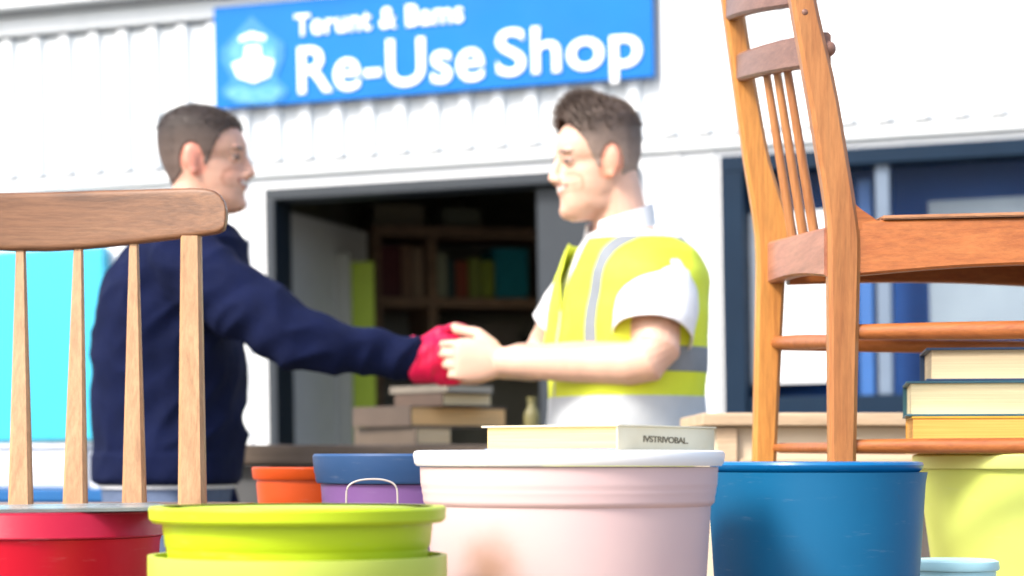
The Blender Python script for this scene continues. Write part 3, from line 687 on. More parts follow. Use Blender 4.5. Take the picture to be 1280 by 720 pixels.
# crest rail: front outline in pixels, right half mirrored about x=55
cxp = 55
topc = [(55, 236), (120, 234), (170, 233.5), (215, 233), (240, 233), (258, 234.5), (268, 238), (276, 244), (281, 253), (283, 264), (283, 278), (280, 288), (272, 292)]
botc = [(240, 295), (200, 299), (150, 304), (100, 308.5), (55, 311)]
right = topc + botc
left = [(2 * cxp - x, y + (3 if y < 245 else 4) * min(1, (x - cxp) / 60)) for x, y in right]
CP = [(-.5, q_) for q_ in (.90, .80, .65, .5, .35, .2, .10)] + [(-.485, .05), (-.42, .015), (-.30, 0), (0, 0), (.30, 0), (.42, .015), (.485, .05)] + [(.5, q_) for q_ in (.10, .2, .35, .5, .65, .80, .90)] + [(.485, .95), (.42, .985), (.30, 1), (0, 1), (-.30, 1), (-.42, .985), (-.485, .95)]
def crest(bm):
    # loft slices across x, with bow in depth and rounded edges
    import bisect
    def top(x):
        pts = sorted(topc); return interp(pts, x)
    xs = [-170 + i * 6 for i in range(0, 76)] + [283.0]
    secs = []
    for x in xs:
        m = abs(x - cxp); xx = cxp + m
        if xx > 282.5: xx = 282.5
        yt = interp([p for p in topc if True][:9] + [(282, 256), (282.9, 270)], xx); yb = interp(sorted(botc) + [(272, 291.5), (280, 287), (282.9, 272)], xx)
        if x < cxp: yt += min(6, m * .05); yb += min(6, m * .05)
        bow = .028 * (1 - (m / 228) ** 2)
        hgt = (yb - yt); th = .021
        sec = []
        for kx, ky in CP:
            yy = yt + hgt * ky
            p = P(x, yy, YC); lean = (HY - yy) / F * YC * .12 - .03
            sec.append(Vector((p.x, YC + bow + kx * th + lean, p.z)))
        secs.append(sec)
    loft(bm, secs)
def interp(pts, x):
    pts = sorted(pts)
    if x <= pts[0][0]: return pts[0][1]
    for (a, b), (c, d) in zip(pts, pts[1:]):
        if a <= x <= c: return b + (d - b) * ((x - a) / (c - a) if c > a else 0)
    return pts[-1][1]
bm = bmesh.new(); crest(bm); cr_ = link('crest_rail', bm, Wr, ch)
for p in cr_.data.polygons: p.use_smooth = len(p.vertices) == 4
def lean(py): return (HY - py) / F * YC * .12 - .03
def stick(pxb, pxt, wb, wt, yb, yt, th0, th1, x_c, facets=8, extra=None):
    bm = bmesh.new(); secs = []
    n = 12
    for i in range(n + 1):
        f = i / n; py = yb + (yt - yb) * f; x = pxb + (pxt - pxb) * f; w = wb + (wt - wb) * f; th = th0 + (th1 - th0) * f
        m = abs(x - cxp); bow = .028 * (1 - (m / 228) ** 2) * f
        c = P(x, py, YC); hw = PX(w / 2, YC); secs.append([Vector((c.x + hw * a, YC + bow + lean(py) + th / 2 * b, c.z)) for a, b in ((-.72, -1), (-.25, -1.0), (.25, -1.0), (.72, -1), (1, -.55), (1, .55), (.72, 1), (-.72, 1), (-1, .55), (-1, -.55))])
    loft(bm, secs); return bm
for pb, pt in ((35, 19), (102, 92), (175, 163), (-36, -52)):
    link('spindle', stick(pb, pt, 30, 11, 640, 300, .018, .010, 0), Ws, ch, True)
for pb, pt in ((246.5, 237), (-135, -124)):
    link('stile', stick(pb, pt, 34, 25, 640, 294, .026, .020, 0), Ws, ch, True)
# seat + legs
bm = bmesh.new(); x0, x1 = PX(-150 - CX, YC), PX(262 - CX, YC)
pts = [Vector((x0 + .01, YC - .045, 0)), Vector((x1 - .01, YC - .045, 0)), Vector((x1 + .015, YC + .12, 0)), Vector((x1 + .02, YC + .33, 0)), Vector((x1 - .03, YC + .37, 0)), Vector((x0 + .03, YC + .37, 0)), Vector((x0 - .02, YC + .33, 0)), Vector((x0 - .015, YC + .12, 0))]
add_poly_prism(bm, [p + Vector((0, 0, seatz - .032)) for p in pts], Vector((0, 0, .030)))
bmesh.ops.bevel(bm, geom=bm.edges[:], offset=.006, segments=2, affect='EDGES'); link('seat', bm, wood('seat_wood', (.34, .20, .12), (.28, .155, .09), (.20, .11, .06), 'x', .45, .2), ch, True)
for x in (x0 + .04, x1 - .04):
    for y, dy in ((YC + .0, -.0), (YC + .31, .0)):
        bm = bmesh.new(); tube(bm, [(x, y, .596), (x, y, .75), (x, y, seatz - .034)], [.012, .018, .015], 14, True); link('leg', bm, Ws, ch, True)
for z_ in (.70,):
    for x in (x0 + .04, x1 - .04):
        bm = bmesh.new(); tube(bm, [(x, YC + .02, z_), (x, YC + .29, z_)], .008, 10); link('stretcher', bm, Ws, ch, True)

# ------------------------------------------------------------------ tall chair on the right
Wo = wood('orange_post_wood', (.46, .20, .065), (.41, .165, .05), (.30, .105, .030), 'z', .40, .3, 1.3)
Wo2 = wood('orange_post_wood_light', (.56, .25, .055), (.50, .21, .045), (.40, .15, .032), 'z', .40, .3, 1.2)
Wx = wood('orange_rail_wood', (.44, .145, .038), (.39, .12, .03), (.30, .082, .020), 'x', .40, .3, 1.3)
Wb = wood('brown_slat_wood', (.28, .145, .10), (.23, .115, .08), (.17, .08, .055), 'y', .42, .25, 1.5)
YA, YB = 2.55, 2.92
hc = thing('wooden_chair', 'orange brown wooden chair with slatted back raised behind the blue bucket', 'chair', (.58, 2.72, .92))
def post(outline, Y, depth, mat):
    """outline: list of (py, pxl, pxr)"""
    bm = bmesh.new(); secs = []
    rows = []
    for (a, b) in zip(outline, outline[1:]):
        for k in range(6):
            f = k / 6; rows.append([a[j] + (b[j] - a[j]) * f for j in range(3)])
    rows.append(list(outline[-1]))
    for i in range(2):   # soften the corners of the outline
        rows = [rows[0]] + [[r_[0]] + [(p_[j] + r_[j] * 2 + n_[j]) / 4 for j in (1, 2)] for p_, r_, n_ in zip(rows, rows[1:], rows[2:])] + [rows[-1]]
    for py, l_, r_ in rows:
        z = EYE + (HY - py) / F * Y; xl = (l_ - CX) / F * Y; xr = (r_ - CX) / F * Y; b_ = min(.005, (xr - xl) * .2)
        secs.append([Vector(p) for p in ((xl + b_, Y, z), (xr - b_, Y, z), (xr, Y + b_, z), (xr, Y + depth - b_, z), (xr - b_, Y + depth, z), (xl + b_, Y + depth, z), (xl, Y + depth - b_, z), (xl, Y + b_, z))])
    loft(bm, secs); return bm
zfeet_a = HY + (EYE - .9215) / YA * F; zfeet_b = HY + (EYE - .9215) / YB * F
# the visible width includes a little of each post's side
link('post', post([(zfeet_a, 1040, 1068), (575, 1038, 1071), (430, 1037, 1074), (300, 1036, 1077), (262, 1034, 1072), (200, 1024, 1062), (110, 1009, 1047), (0, 989, 1021), (-70, 975, 1001)], YA, .032, Wo), Wo, hc, True)
link('post', post([(zfeet_b, 944, 966), (575, 942, 971), (430, 945, 978), (330, 947, 983), (285, 945, 990), (200, 931, 963), (100, 917, 945), (0, 903, 929), (-70, 893, 915)], YB, .030, Wo2), Wo2, hc, True)
def bar(p0, p1, h0, h1, th, bowdown=0, n=12, roundness=.25, curve=0.0, cdir=Vector((0, 0, 0))):
    """rectangular bar from p0 to p1 (top-edge points), height h (down), thickness th across"""
    bm = bmesh.new(); d = (p1 - p0); s = Vector((d.y, -d.x, 0)).normalized(); secs = []
    for i in range(n + 1):
        f = i / n; p = p0 + d * f + cdir * curve * math.sin(math.pi * f); h = h0 + (h1 - h0) * f + bowdown * math.sin(math.pi * f); r = th * roundness
        secs.append([p + s * (th / 2) * a + Vector((0, 0, -z)) for a, z in ((-1 + 2 * roundness, 0), (1 - 2 * roundness, 0), (1, r), (1, h - r), (1 - 2 * roundness, h), (-1 + 2 * roundness, h), (-1, h - r), (-1, r))])
    loft(bm, secs); return bm
def pp(px, py, Y): return P(px, py, Y)
Am = YA + .016; Bm = YB + .015
# back slats (brown) span far post -> near post, passing the near post slightly
link('back_slat', bar(pp(914, -8, Bm) , pp(1012, -34, Am - .0), PX(34, Bm), PX(40, Am), .018, 0, 10, .2, .02, Vector((-1, 0, 0))), Wb, hc, True)
link('back_slat', bar(pp(926, 68, Bm), pp(1030, 40, Am), PX(34, Bm), PX(42, Am), .018, 0, 10, .2, .012, Vector((-1, 0, 0))), Wb, hc, True)
bm = bmesh.new(); tube(bm, [pp(1026, 62, Am), pp(1035, 61, Am)], .010, 12); link('peg', bm, Wb, hc, True)
bm = bmesh.new(); ellipsoid(bm, P(1006, 15, YA) + Vector((0, .0005, 0)), (.004, .002, .004)); link('peg', bm, Wb, hc, True)
# three slender spindles
for f in (.36, .48, .60):
    Yt = YB + (YA - YB) * f + .015
    xt0 = 965 + (f - .48) * 108; xb0 = 998 + (f - .48) * 112
    bm = bmesh.new()
    a = P(xt0 + 6, 100 - 24 * f, Yt); b2 = P(xb0 + 8, 318 - 26 * f, Yt)
    pts = [a + (b2 - a) * k / 8 for k in range(9)]
    tube(bm, pts, [.0055 + .0015 * (k / 8) for k in range(9)], 10, False, 1.0); link('spindle', bm, Wo, hc, True)
# seat rails, rungs
Wp = wood('pinkish_rail_wood', (.44, .20, .12), (.39, .165, .10), (.30, .12, .07), 'y', .4, .3)
link('seat_rail', bar(pp(966, 303, Bm), pp(1040, 284, Am), PX(52, Bm), PX(62, Am), .020, -.006, 12, .15, 0), Wp, hc, True)
C1 = Vector((.83, 2.47, 0)); D1 = Vector((.80, 3.0, 0))
zs = pp(1075, 277, Am).z
p0 = pp(1072, 277, Am); p1 = Vector((C1.x, C1.y + .016, p0.z - .002))
link('seat_rail', bar(p0, p1, PX(68, Am), PX(66, Am), .022, -.010, 16, .12), Wx, hc, True)
# little corner haunch next to the near post
bm = bmesh.new(); add_poly_prism(bm, [P(1068, 254, YA + .004), P(1077, 262, YA + .004), P(1086, 268, YA + .004), P(1100, 278, YA + .004), P(1068, 290, YA + .004)], Vector((0, .02, 0))); link('corner_block', bm, Wx, hc)
p0b = pp(985, 303, Bm); p1b = Vector((D1.x, D1.y, p0b.z))
link('seat_rail', bar(p0b, p1b, .06, .06, .02, -.006, 12, .15), Wx, hc, True)
link('seat_rail', bar(Vector((C1.x + .01, C1.y + .02, p1.z)), Vector((D1.x + .01, D1.y - .01, p1.z)), .06, .06, .02, 0, 6, .15), Wx, hc, True)
# seat board
bm = bmesh.new(); zz = zs + .0005
pts = [P(1104, 0, Am - .018), P(1104, 0, Am - .018)]
seat = [Vector((PX(1100 - CX, Am), Am - .020, zz)), Vector((C1.x + .03, C1.y - .012, zz)), Vector((D1.x + .03, D1.y + .02, zz)), Vector((PX(1004 - CX, Bm), Bm + .02, zz)), Vector((PX(1000 - CX, Bm), Bm - .02, zz)), Vector((PX(1062 - CX, Am), Am + .06, zz)), Vector((PX(1100 - CX, Am), Am + .03, zz))]
add_poly_prism(bm, seat, Vector((0, 0, .005))); bmesh.ops.bevel(bm, geom=bm.edges[:], offset=.0015, segments=2, affect='EDGES')
link('seat', bm, wood('pale_seat_wood', (.50, .26, .13), (.44, .21, .10), (.34, .15, .07), 'x', .4, .3), hc, True)
# front legs
for q_, Yq in ((C1, C1.y), (D1, D1.y)):
    bm = bmesh.new(); z1 = zs - .001
    secs = []
    for zq, w in ((.9215, .011), (1.1, .014), (1.25, .016), (z1, .016)):
        secs.append([Vector((q_.x + .012 + w * a, q_.y + .01 + w * b_, zq)) for a, b_ in ((-1, -.7), (-.7, -1), (.7, -1), (1, -.7), (1, .7), (.7, 1), (-.7, 1), (-1, .7))])
    loft(bm, secs); link('leg', bm, Wo, hc, True)
def rung(a, b2, r0, name='stretcher', mat=None):
    bm = bmesh.new(); pts = [a + (b2 - a) * k / 8 for k in range(9)]; tube(bm, pts, [r0 * (.82 + .18 * math.sin(math.pi * k / 8)) for k in range(9)], 14, False); link(name, bm, mat or Wx, hc, True)
rung(pp(968, 428, Bm), pp(1045, 427, Am), .0100, mat=Wx); rung(pp(968, 560, Bm), pp(1045, 560, Am), .0070, mat=Wx)
q0 = pp(1066, 415, Am); rung(q0, Vector((C1.x + .01, C1.y + .01, q0.z + .000)), .0115)
q0 = pp(1066, 557.5, Am); rung(q0, Vector((C1.x + .01, C1.y + .01, q0.z)), .0100)
q0 = pp(975, 431, Bm); rung(q0, Vector((D1.x + .01, D1.y, q0.z)), .0100)
q0 = pp(975, 560, Bm); rung(q0, Vector((D1.x + .01, D1.y, q0.z)), .0090)

#PSTART
# ------------------------------------------------------------------ people
def sample(secs, z):
    s = sorted(secs)
    if z <= s[0][0]: return s[0][1:]
    for a, b in zip(s, s[1:]):
        if z <= b[0]:
            f = (z - a[0]) / (b[0] - a[0]); f = f * f * (3 - 2 * f) * .35 + f * .65
            return tuple(a[i] + (b[i] - a[i]) * f for i in (1, 2, 3))
    return s[-1][1:]
class Man:
    def __init__(s, cx, cy, face, yaw=0):
        s.c = Vector((cx, cy, 0)); s.f = face; s.yaw = yaw
        s.M = Matrix.Translation(s.c) @ Matrix.Rotation(0 if face > 0 else math.pi, 4, 'Z'); s.MT = s.M @ Matrix.Rotation(yaw, 4, 'Z')
    def w(s, x, y, z): return s.M @ Vector((x, y, z))
    def wt(s, x, y, z): return s.MT @ Vector((x, y, z))
def torso(bm, man, secs, infl, z0, z1, n=26, seg=36, top_close=True):
    out = []
    for i in range(n + 1):
        z = z0 + (z1 - z0) * i / n; xc, a, b = sample(secs, z); a += infl; b += infl; sec = []
        for k in range(seg):
            t = 2 * math.pi * k / seg; c, s_ = math.cos(t), math.sin(t); e = .86
            x = a * math.copysign(abs(c) ** e, c); y = b * math.copysign(abs(s_) ** e, s_)
            sec.append(man.wt(xc + x, y, z))
        out.append(sec)
    loft(bm, out)
def voxel(bm, vox, smooth=4, fac=.5, decimate=None):
    me = bpy.data.meshes.new('tmp'); bmesh.ops.recalc_face_normals(bm, faces=bm.faces); bm.to_mesh(me); bm.free()
    o = bpy.data.objects.new('tmp', me); COL.objects.link(o)
    m = o.modifiers.new('r', 'REMESH'); m.mode = 'VOXEL'; m.voxel_size = vox; m.use_smooth_shade = True
    if smooth: s_ = o.modifiers.new('s', 'SMOOTH'); s_.factor = fac; s_.iterations = smooth
    dg = bpy.context.evaluated_depsgraph_get(); res = bpy.data.meshes.new_from_object(o.evaluated_get(dg))
    bpy.data.objects.remove(o); bpy.data.meshes.remove(me)
    b = bmesh.new(); b.from_mesh(res); bpy.data.meshes.remove(res); return b
def wrinkle(bm, fn):
    bm.normal_update()
    mv = [(v, v.normal * fn(v.co)) for v in bm.verts]
    for v, d_ in mv: v.co += d_
def tinted(name, bm, mat, parent, fn):
    cols = [fn(v.co) for v in bm.verts]
    o = link(name, bm, mat, parent); me = o.data
    for p in me.polygons: p.use_smooth = True
    at = me.color_attributes.new('tint', 'FLOAT_COLOR', 'POINT')
    flat = []
    for c in cols: flat += [c[0], c[1], c[2], 1]
    at.data.foreach_set('color', flat); return o
HEAD = [(.000, .072, .020, .022), (.010, .090, .000, .034), (.028, .094, -.030, .048), (.048, .092, -.058, .056), (.058, .090, -.066, .059), (.064, .0955, -.070, .060), (.070, .092, -.074, .061), (.0755, .0965, -.076, .062),
        (.085, .092, -.081, .064), (.100, .089, -.089, .068), (.118, .084, -.096, .070), (.130, .089, -.100, .0725), (.140, .0935, -.102, .074), (.158, .092, -.104, .0765), (.178, .084, -.103, .077), (.197, .068, -.095, .072), (.213, .044, -.078, .058), (.225, .014, -.048, .036), (.230, -.012, -.022, .010)]
def head_secs(infl, zmin=-1, seg=40):
    out = []
    for z, xf, xb, w_ in HEAD:
        if z < zmin: continue
        xf2, xb2, w2 = xf + infl, xb - infl, w_ + infl; cx_, a = (xf2 + xb2) / 2, (xf2 - xb2) / 2; sec = []
        zz = z + (infl * max(0, (z - .15) / .08) if infl else 0)
        for k in range(seg):
            t = 2 * math.pi * k / seg; c, s_ = math.cos(t), math.sin(t)
            y = w2 * math.copysign(abs(s_) ** (.85 if c < 0 else 1.0), s_)
            if c > 0 and z < .12: y *= 1 - .12 * c
            sec.append(Vector((cx_ + a * math.copysign(abs(c) ** .92, c), y, zz)))
        out.append(sec)
    return out
def add_head(bm, HM, smile=1.0):
    def q(x, y, z): return HM @ Vector((x, y, z))
    loft(bm, [[HM @ p for p in s] for s in head_secs(0)])
    tmp = bmesh.new()
    # nose
    tube(tmp, [(.084, 0, .136), (.093, 0, .120), (.100, 0, .103), (.1065, 0, .092)], [.0085, .0085, .0095, .0105], 12)
    for s in (-1, 1):
        ellipsoid(tmp, Vector((.097, s * .011, .0865)), (.012, .008, .008))
        ellipsoid(tmp, Vector((.079, s * .028, .140)), (.011, .022, .006))        # brow
        ellipsoid(tmp, Vector((.0730, s * .031, .1205)), (.0125, .0135, .0100))   # eyeball + lid
        ellipsoid(tmp, Vector((.010, s * .040, .040)), (.050, .014, .026))        # jaw
        # ear
        ME = Matrix.Rotation(s * R(-18), 4, 'Z') @ Matrix.Rotation(R(-10), 4, 'Y')
        ellipsoid(tmp, Vector((-.012, s * .076, .112)), (.0165, .006, .028), ME)
        ellipsoid(tmp, Vector((-.006, s * .074, .086)), (.010, .006, .011), ME)
    tube(tmp, [(.078, -.027, .074), (.091, -.011, .0610), (.0935, 0, .0585), (.091, .011, .0610), (.078, .027, .074)], [.003, .005, .0055, .005, .003], 8)   # lower lip
    tube(tmp, [(.078, -.029, .078), (.0925, -.012, .0715), (.0955, 0, .0705), (.0925, .012, .0715), (.078, .029, .078)], [.003, .004, .0045, .004, .003], 8)
    ellipsoid(tmp, Vector((.080, 0, .022)), (.018, .022, .018))
    merge(bm, tmp, HM)
def hand(bm, wrist, d, s, n, sc_=1.0, curl=(20, 30, 25), thumb=(35, 20), spread=0.0, wr=.028, fat=1.0, thumb_on=True):
    """d: wrist->fingers, s: towards the thumb side, n: the way the palm faces"""
    d, s, n = d.normalized(), s.normalized(), n.normalized()
    def q(a, b, c): return wrist + (d * a + s * b + n * c) * sc_
    secs = []
    for a, hw, th in ((-.015, .026, .021), (.0, .027, .020), (.02, .034, .019), (.045, .041, .017), (.07, .043, .0145), (.088, .041, .012), (.095, .036, .009)):
        secs.append([q(a, hw * fat * math.cos(2 * math.pi * k / 20), th * fat * math.sin(2 * math.pi * k / 20)) for k in range(20)])
    loft(bm, secs)
    for i, (off, L_, r_) in enumerate(((.030, .072, .0088), (.010, .080, .0092), (-.011, .074, .0088), (-.031, .058, .0078))):
        p = q(.082, off, -.001); pts = [p]; rad = [r_ * fat * sc_ * 1.08]; ang = 0; dirx = d + s * (spread * (1.5 - i) * .1)
        for seg_, cu in zip((.46, .30, .24), curl):
            ang += R(cu + i * 3); dd = (dirx * math.cos(ang) + n * math.sin(ang)).normalized(); p = p + dd * L_ * seg_ * sc_; pts.append(p); rad.append(r_ * fat * sc_ * (.98 - .05 * len(pts)))
        tube(bm, pts, rad, 12)
    if thumb_on:
        t0 = q(.022, .028, .006); a1, a2 = R(thumb[0]), R(thumb[1])
        d1 = (d * math.cos(a1) + s * math.sin(a1) + n * .35).normalized(); p1 = t0 + d1 * .042 * sc_
        d2 = (d * math.cos(a2) + s * math.sin(a2) + n * .55).normalized(); p2 = p1 + d2 * .030 * sc_; p3 = p2 + (d2 + n * .3).normalized() * .022 * sc_
        tube(bm, [t0, p1, p2, p3], [.015 * fat * sc_, .0125 * fat * sc_, .011 * fat * sc_, .0095 * fat * sc_], 12)
def legs(bm, man, infl, foot=True, top=.95):
    for s in (-1, 1):
        pts = [(-.005, s * .085, top), (.0, s * .09, .86), (.012, s * .092, .70), (.018, s * .095, .50), (.0, s * .10, .32), (-.015, s * .105, .10)]
        tube(bm, [man.w(*p) for p in pts], [r + infl for r in (.085, .085, .072, .054, .050, .036)], 18)
        if foot: tube(bm, [man.w(-.03, s * .105, .05), man.w(.05, s * .112, .04), man.w(.15, s * .118, .032)], [.036, .036, .028], 14)
def shoes(man, mat, par):
    for s in (-1, 1):
        bm = bmesh.new(); secs = []
        for x, hw, h in ((-.085, .020, .055), (-.075, .034, .085), (-.02, .040, .10), (.05, .043, .085), (.12, .048, .062), (.17, .044, .050), (.20, .028, .035), (.208, .012, .02)):
            secs.append([man.w(x, s * (.105 + x * .08) + hw * math.cos(t), .002 + h / 2 + h / 2 * max(-.96, math.copysign(abs(math.sin(t)) ** .6, math.sin(t)))) for t in [2 * math.pi * k / 16 for k in range(16)]])
        loft(bm, secs); link('shoe', bm, mat, par, True)
M_skin = attr_mat('skin', .5, .12, .15)
def skin_fn(HM, base, ear, seed=0, stub=.25):
    inv = HM.inverted()
    def lerp(a, b, t): t = max(0, min(1, t)); return tuple(x + (y - x) * t for x, y in zip(a, b))
    def fn(p):
        c = base; l = inv @ p
        if l.length < .35:
            x, y, z = l; ay = abs(y)
            if ay > .062 and -.045 < x < .02 and .07 < z < .15: c = lerp(c, ear, .75)
            dch = math.sqrt((x - .07) ** 2 + (ay - .04) ** 2 + (z - .085) ** 2); c = lerp(c, (base[0] * 1.0, base[1] * .78, base[2] * .72), .7 * (1 - dch / .03))
            if z < .075 and x > -.02 and not (x > .075 and .052 < z): c = lerp(c, (base[0] * .72, base[1] * .66, base[2] * .60), stub * 1.4 * min(1, (.085 - z) / .03))
            zl = .0665 + 9 * ay * ay
            if x > .074 and ay < .030 and abs(z - zl) < .0105 * (1 - (ay / .032) ** 2) + .001:
                c = (base[0] * .80, base[1] * .48, base[2] * .45)
            if x > .072 and ay < .028 and abs(z - zl) < .0040 * (1 - (ay / .031) ** 2) + .0006: c = (.72, .66, .60) if ay < .021 else (.2, .06, .05)
            ds = abs(math.hypot(x - .080, z - .072) - .026) if z > .060 and x < .084 else 1
            if .020 < ay and ds < .0035: c = (base[0] * .80, base[1] * .66, base[2] * .60)
            db = ((ay - .031) / .020) ** 2 + ((z - .1425 - .002 * math.cos(ay * 60)) / .0045) ** 2
            if db < 1 and x > .055: c = lerp((.10, .06, .04), c, db * .4)
            de = ((ay - .031) / .0125) ** 2 + ((z - .1205) / .0042) ** 2
            if x > .072 and de < 1: c = (.40, .34, .30)
            if x > .072 and ((ay - .033) / .0085) ** 2 + ((z - .1205) / .0050) ** 2 < 1: c = (.03, .025, .02)
            if x > .068 and 1 <= de < 2.4 and z > .1205: c = (.14, .08, .06)
        return c
    return fn
M_hair = attr_mat('hair', .65, 0, .6, 400)
def hair(HM, par, dark, light, hl, infl, quiff=0.0, nblade=2600, seed=1):
    rnd = random.Random(seed)
    bm = bmesh.new(); loft(bm, head_secs(infl, -1, 48)); b = voxel(bm, .0034, 4)
    HLP = [(-.2, .055), (-.06, .062), (-.038, .082), (-.01, .100), (.018, .100), (.028, .116), (.042, .150), (.052, .170), (.066, .182), (.1, .190)]
    def gone(c):
        ay = abs(c.y)
        z_ = interp(HLP, c.x) + hl + (.006 if ay < .03 and c.x > .05 else 0) + .003 * noise.noise(c * 120)
        return c.z < z_ or (ay > .05 and ((c.x + .012) / .027) ** 2 + ((c.z - .108) / .040) ** 2 < 1)
    kill = [f for f in b.faces if gone(f.calc_center_median())]
    bmesh.ops.delete(b, geom=kill, context='FACES')
    for v in b.verts:
        t = max(0, (v.co.z - .17) / .06); fr = max(0, (v.co.x + .02) / .1)
        tt = max(0, min(1, (v.co.z - .145) / .03)); v.co += Vector((v.co.x, v.co.y, 0)).normalized() * (.0012 * tt) + Vector((0, 0, .003 * tt))
        v.co += Vector((.10 * fr, 0, 1)) * quiff * t * (.35 + fr) + v.co.normalized() * .0012 * noise.noise(v.co * 60)
    b.normal_update()
    faces = [f for f in b.faces]; tmp = []
    wts = []
    for f in faces:
        c = f.calc_center_median(); wts.append(.25 + (1.4 if c.z > .165 else .2))
    picks = rnd.choices(faces, weights=wts, k=nblade)
    geo = []
    for f in picks:
        c = f.calc_center_median(); n = f.normal; top = c.z > .178
        L_ = (.006 + .006 * rnd.random()) * (1 + quiff * 22 * max(0, min(1, (c.x + .03) / .08))) if top else .003
        dirn = (n * (1.0 if top else .35) + Vector((-.15 if not quiff else .35, 0, .25 if top else -.7)) + Vector((rnd.uniform(-.35, .35), rnd.uniform(-.35, .35), rnd.uniform(-.2, .2)))).normalized()
        side = dirn.cross(Vector((rnd.random(), rnd.random(), rnd.random()))).normalized() * .0006
        geo.append((c - n * .002, dirn * L_, side))
    ext = bmesh.ops.solidify(b, geom=b.faces[:], thickness=.004)
    for c, dv, sd in geo:
        a1 = b.verts.new(c - sd); a2 = b.verts.new(c + sd); a3 = b.verts.new(c + dv * .6 + sd * .7); a4 = b.verts.new(c + dv * .6 - sd * .7); a5 = b.verts.new(c + dv)
        b.faces.new((a1, a2, a3, a4)); b.faces.new((a4, a3, a5))
    def fn(p):
        x, y, z = p; t = max(0, min(1, (z - .118) / .075)); k = .95 + .16 * noise.noise(p * 160)
        # temple and nape are clipped short
        if x < -.05: t = max(0, min(1, (z - .09) / .09))
        return tuple((l * (1 - t) + d_ * t) * k for d_, l in zip(dark, light))
    cols = [fn(v.co) for v in b.verts]
    bmesh.ops.transform(b, matrix=HM, verts=b.verts)
    it = iter(cols); return tinted('hair', b, M_hair, par, lambda p: next(it))
def headmat(man, x, y, z, yaw, pitch, s): return man.M @ Matrix.Translation((x, y, z)) @ Matrix.Rotation(yaw, 4, 'Z') @ Matrix.Rotation(pitch, 4, 'Y') @ Matrix.Scale(s, 4)

ZZ = Vector((0, 0, 1)); XX = Vector((1, 0, 0)); YY = Vector((0, 1, 0))
WR1 = P(517, 449, 4.10); WR2 = P(630, 452, 4.035); WR3 = P(624, 456, 4.15)
# ---- man in navy
m1 = Man(-.70, 4.30, 1, R(-4))
p1 = thing('person', 'man in navy sweater and red glove shaking hands, behind the left chair', 'person', m1.c)
S1 = [(.84, -.01, .105, .150), (.92, -.015, .115, .165), (1.04, -.012, .130, .163), (1.15, -.008, .135, .160), (1.28, -.006, .134, .172), (1.38, -.002, .130, .188), (1.45, .012, .120, .200), (1.505, .028, .100, .180), (1.54, .042, .078, .125), (1.575, .055, .058, .066)]
H1 = headmat(m1, .061, 0, 1.590, R(-6), R(2), .93)
bm = bmesh.new(); torso(bm, m1, S1, -.004, .84, 1.575); add_head(bm, H1)
tube(bm, [m1.w(.038, 0, 1.53), m1.w(.050, 0, 1.59), m1.w(.052, 0, 1.66)], [.060, .056, .052], 20)
S_, E_ = m1.w(.075, -.175, 1.455), m1.w(.283, -.245, 1.318)
tube(bm, catmull([S_, (S_ + E_) / 2 + ZZ * .004, E_, (E_ + WR1) / 2, WR1], 3), lerpn([.062, .050, .044, .038, .028], 3), 16)
hand(bm, WR1 + XX * .002, XX + ZZ * -.02, ZZ, YY, .96, (18, 24, 20), (40, 15))
Sf, Ef, Wf = m1.w(.0, .18, 1.45), m1.w(-.01, .235, 1.17), m1.w(.07, .235, .93)
tube(bm, catmull([Sf, Ef, Wf], 4), lerpn([.060, .044, .028], 4), 16); hand(bm, Wf, (Wf - Ef) + XX * .02, XX, -YY, .98, (20, 25, 20))
legs(bm, m1, -.006)
b = voxel(bm, .0042, 3)
tinted('body', b, M_skin, p1, skin_fn(H1, (.68, .39, .28), (.72, .26, .18)))
hair(H1, p1, (.042, .028, .022), (.14, .095, .075), 0, .0030, .004, 5200, 3)
# sweater
navy_k = noisy('navy_knit', (.0045, .0085, .040), (.003, .006, .028), 14, .9, .6, 500, spec=.15)
bm = bmesh.new(); torso(bm, m1, S1, .016, 1.035, 1.56)
tube(bm, catmull([S_ + Vector((-.02, .02, 0)), (S_ + E_) / 2, E_, (E_ + WR1) / 2, WR1 - XX * .008], 3), lerpn([.088, .070, .061, .052, .041], 3), 20)
tube(bm, catmull([Sf, Ef, Wf + ZZ * .03], 4), lerpn([.080, .060, .042], 4), 18)
b = voxel(bm, .006, 5)
def wr1(p):
    a = noise.noise(Vector((p.x * 5, p.y * 5, p.z * 9 + p.x * 8))) * .012
    c = -abs(noise.noise(Vector((p.x * 9 + 3, p.y * 6, p.z * 15 - p.x * 9)))) * .016
    if p.z < 1.09: a *= .5; c *= .4
    return a * 1.25 + c * 1.3 + .005
wrinkle(b, wr1)
sw = link('sweater', b, navy_k, p1); [setattr(f, 'use_smooth', True) for f in sw.data.polygons]
bm = bmesh.new(); torso(bm, m1, S1, .014, 1.028, 1.075, 4); b = voxel(bm, .006, 2); o = link('hem', b, noisy('navy_rib', (.003, .006, .026), None, 30, .9, .8, 700, spec=.15), sw); [setattr(f, 'use_smooth', True) for f in o.data.polygons]
bm = bmesh.new(); nk = [m1.w(.045 + .066 * math.cos(t), .066 * math.sin(t), 1.565 - .012 * math.cos(t)) for t in [2 * math.pi * k / 24 for k in range(25)]]; tube(bm, nk, .010, 10); link('collar', bm, MATS['navy_rib'], sw, True)
bm = bmesh.new(); torso(bm, m1, S1, .006, 1.0225, 1.06, 4); link('shirt', bm, noisy('white_cotton', (.80, .80, .80), (.74, .75, .76), 12, .8), p1, True)
den = noisy('denim', (.10, .135, .22), (.07, .10, .17), 30, .85, .5, 600)
bm = bmesh.new(); torso(bm, m1, S1, .001, .84, 1.03); legs(bm, m1, .012, False); b = voxel(bm, .008, 3); o = link('jeans', b, den, p1); [setattr(f, 'use_smooth', True) for f in o.data.polygons]
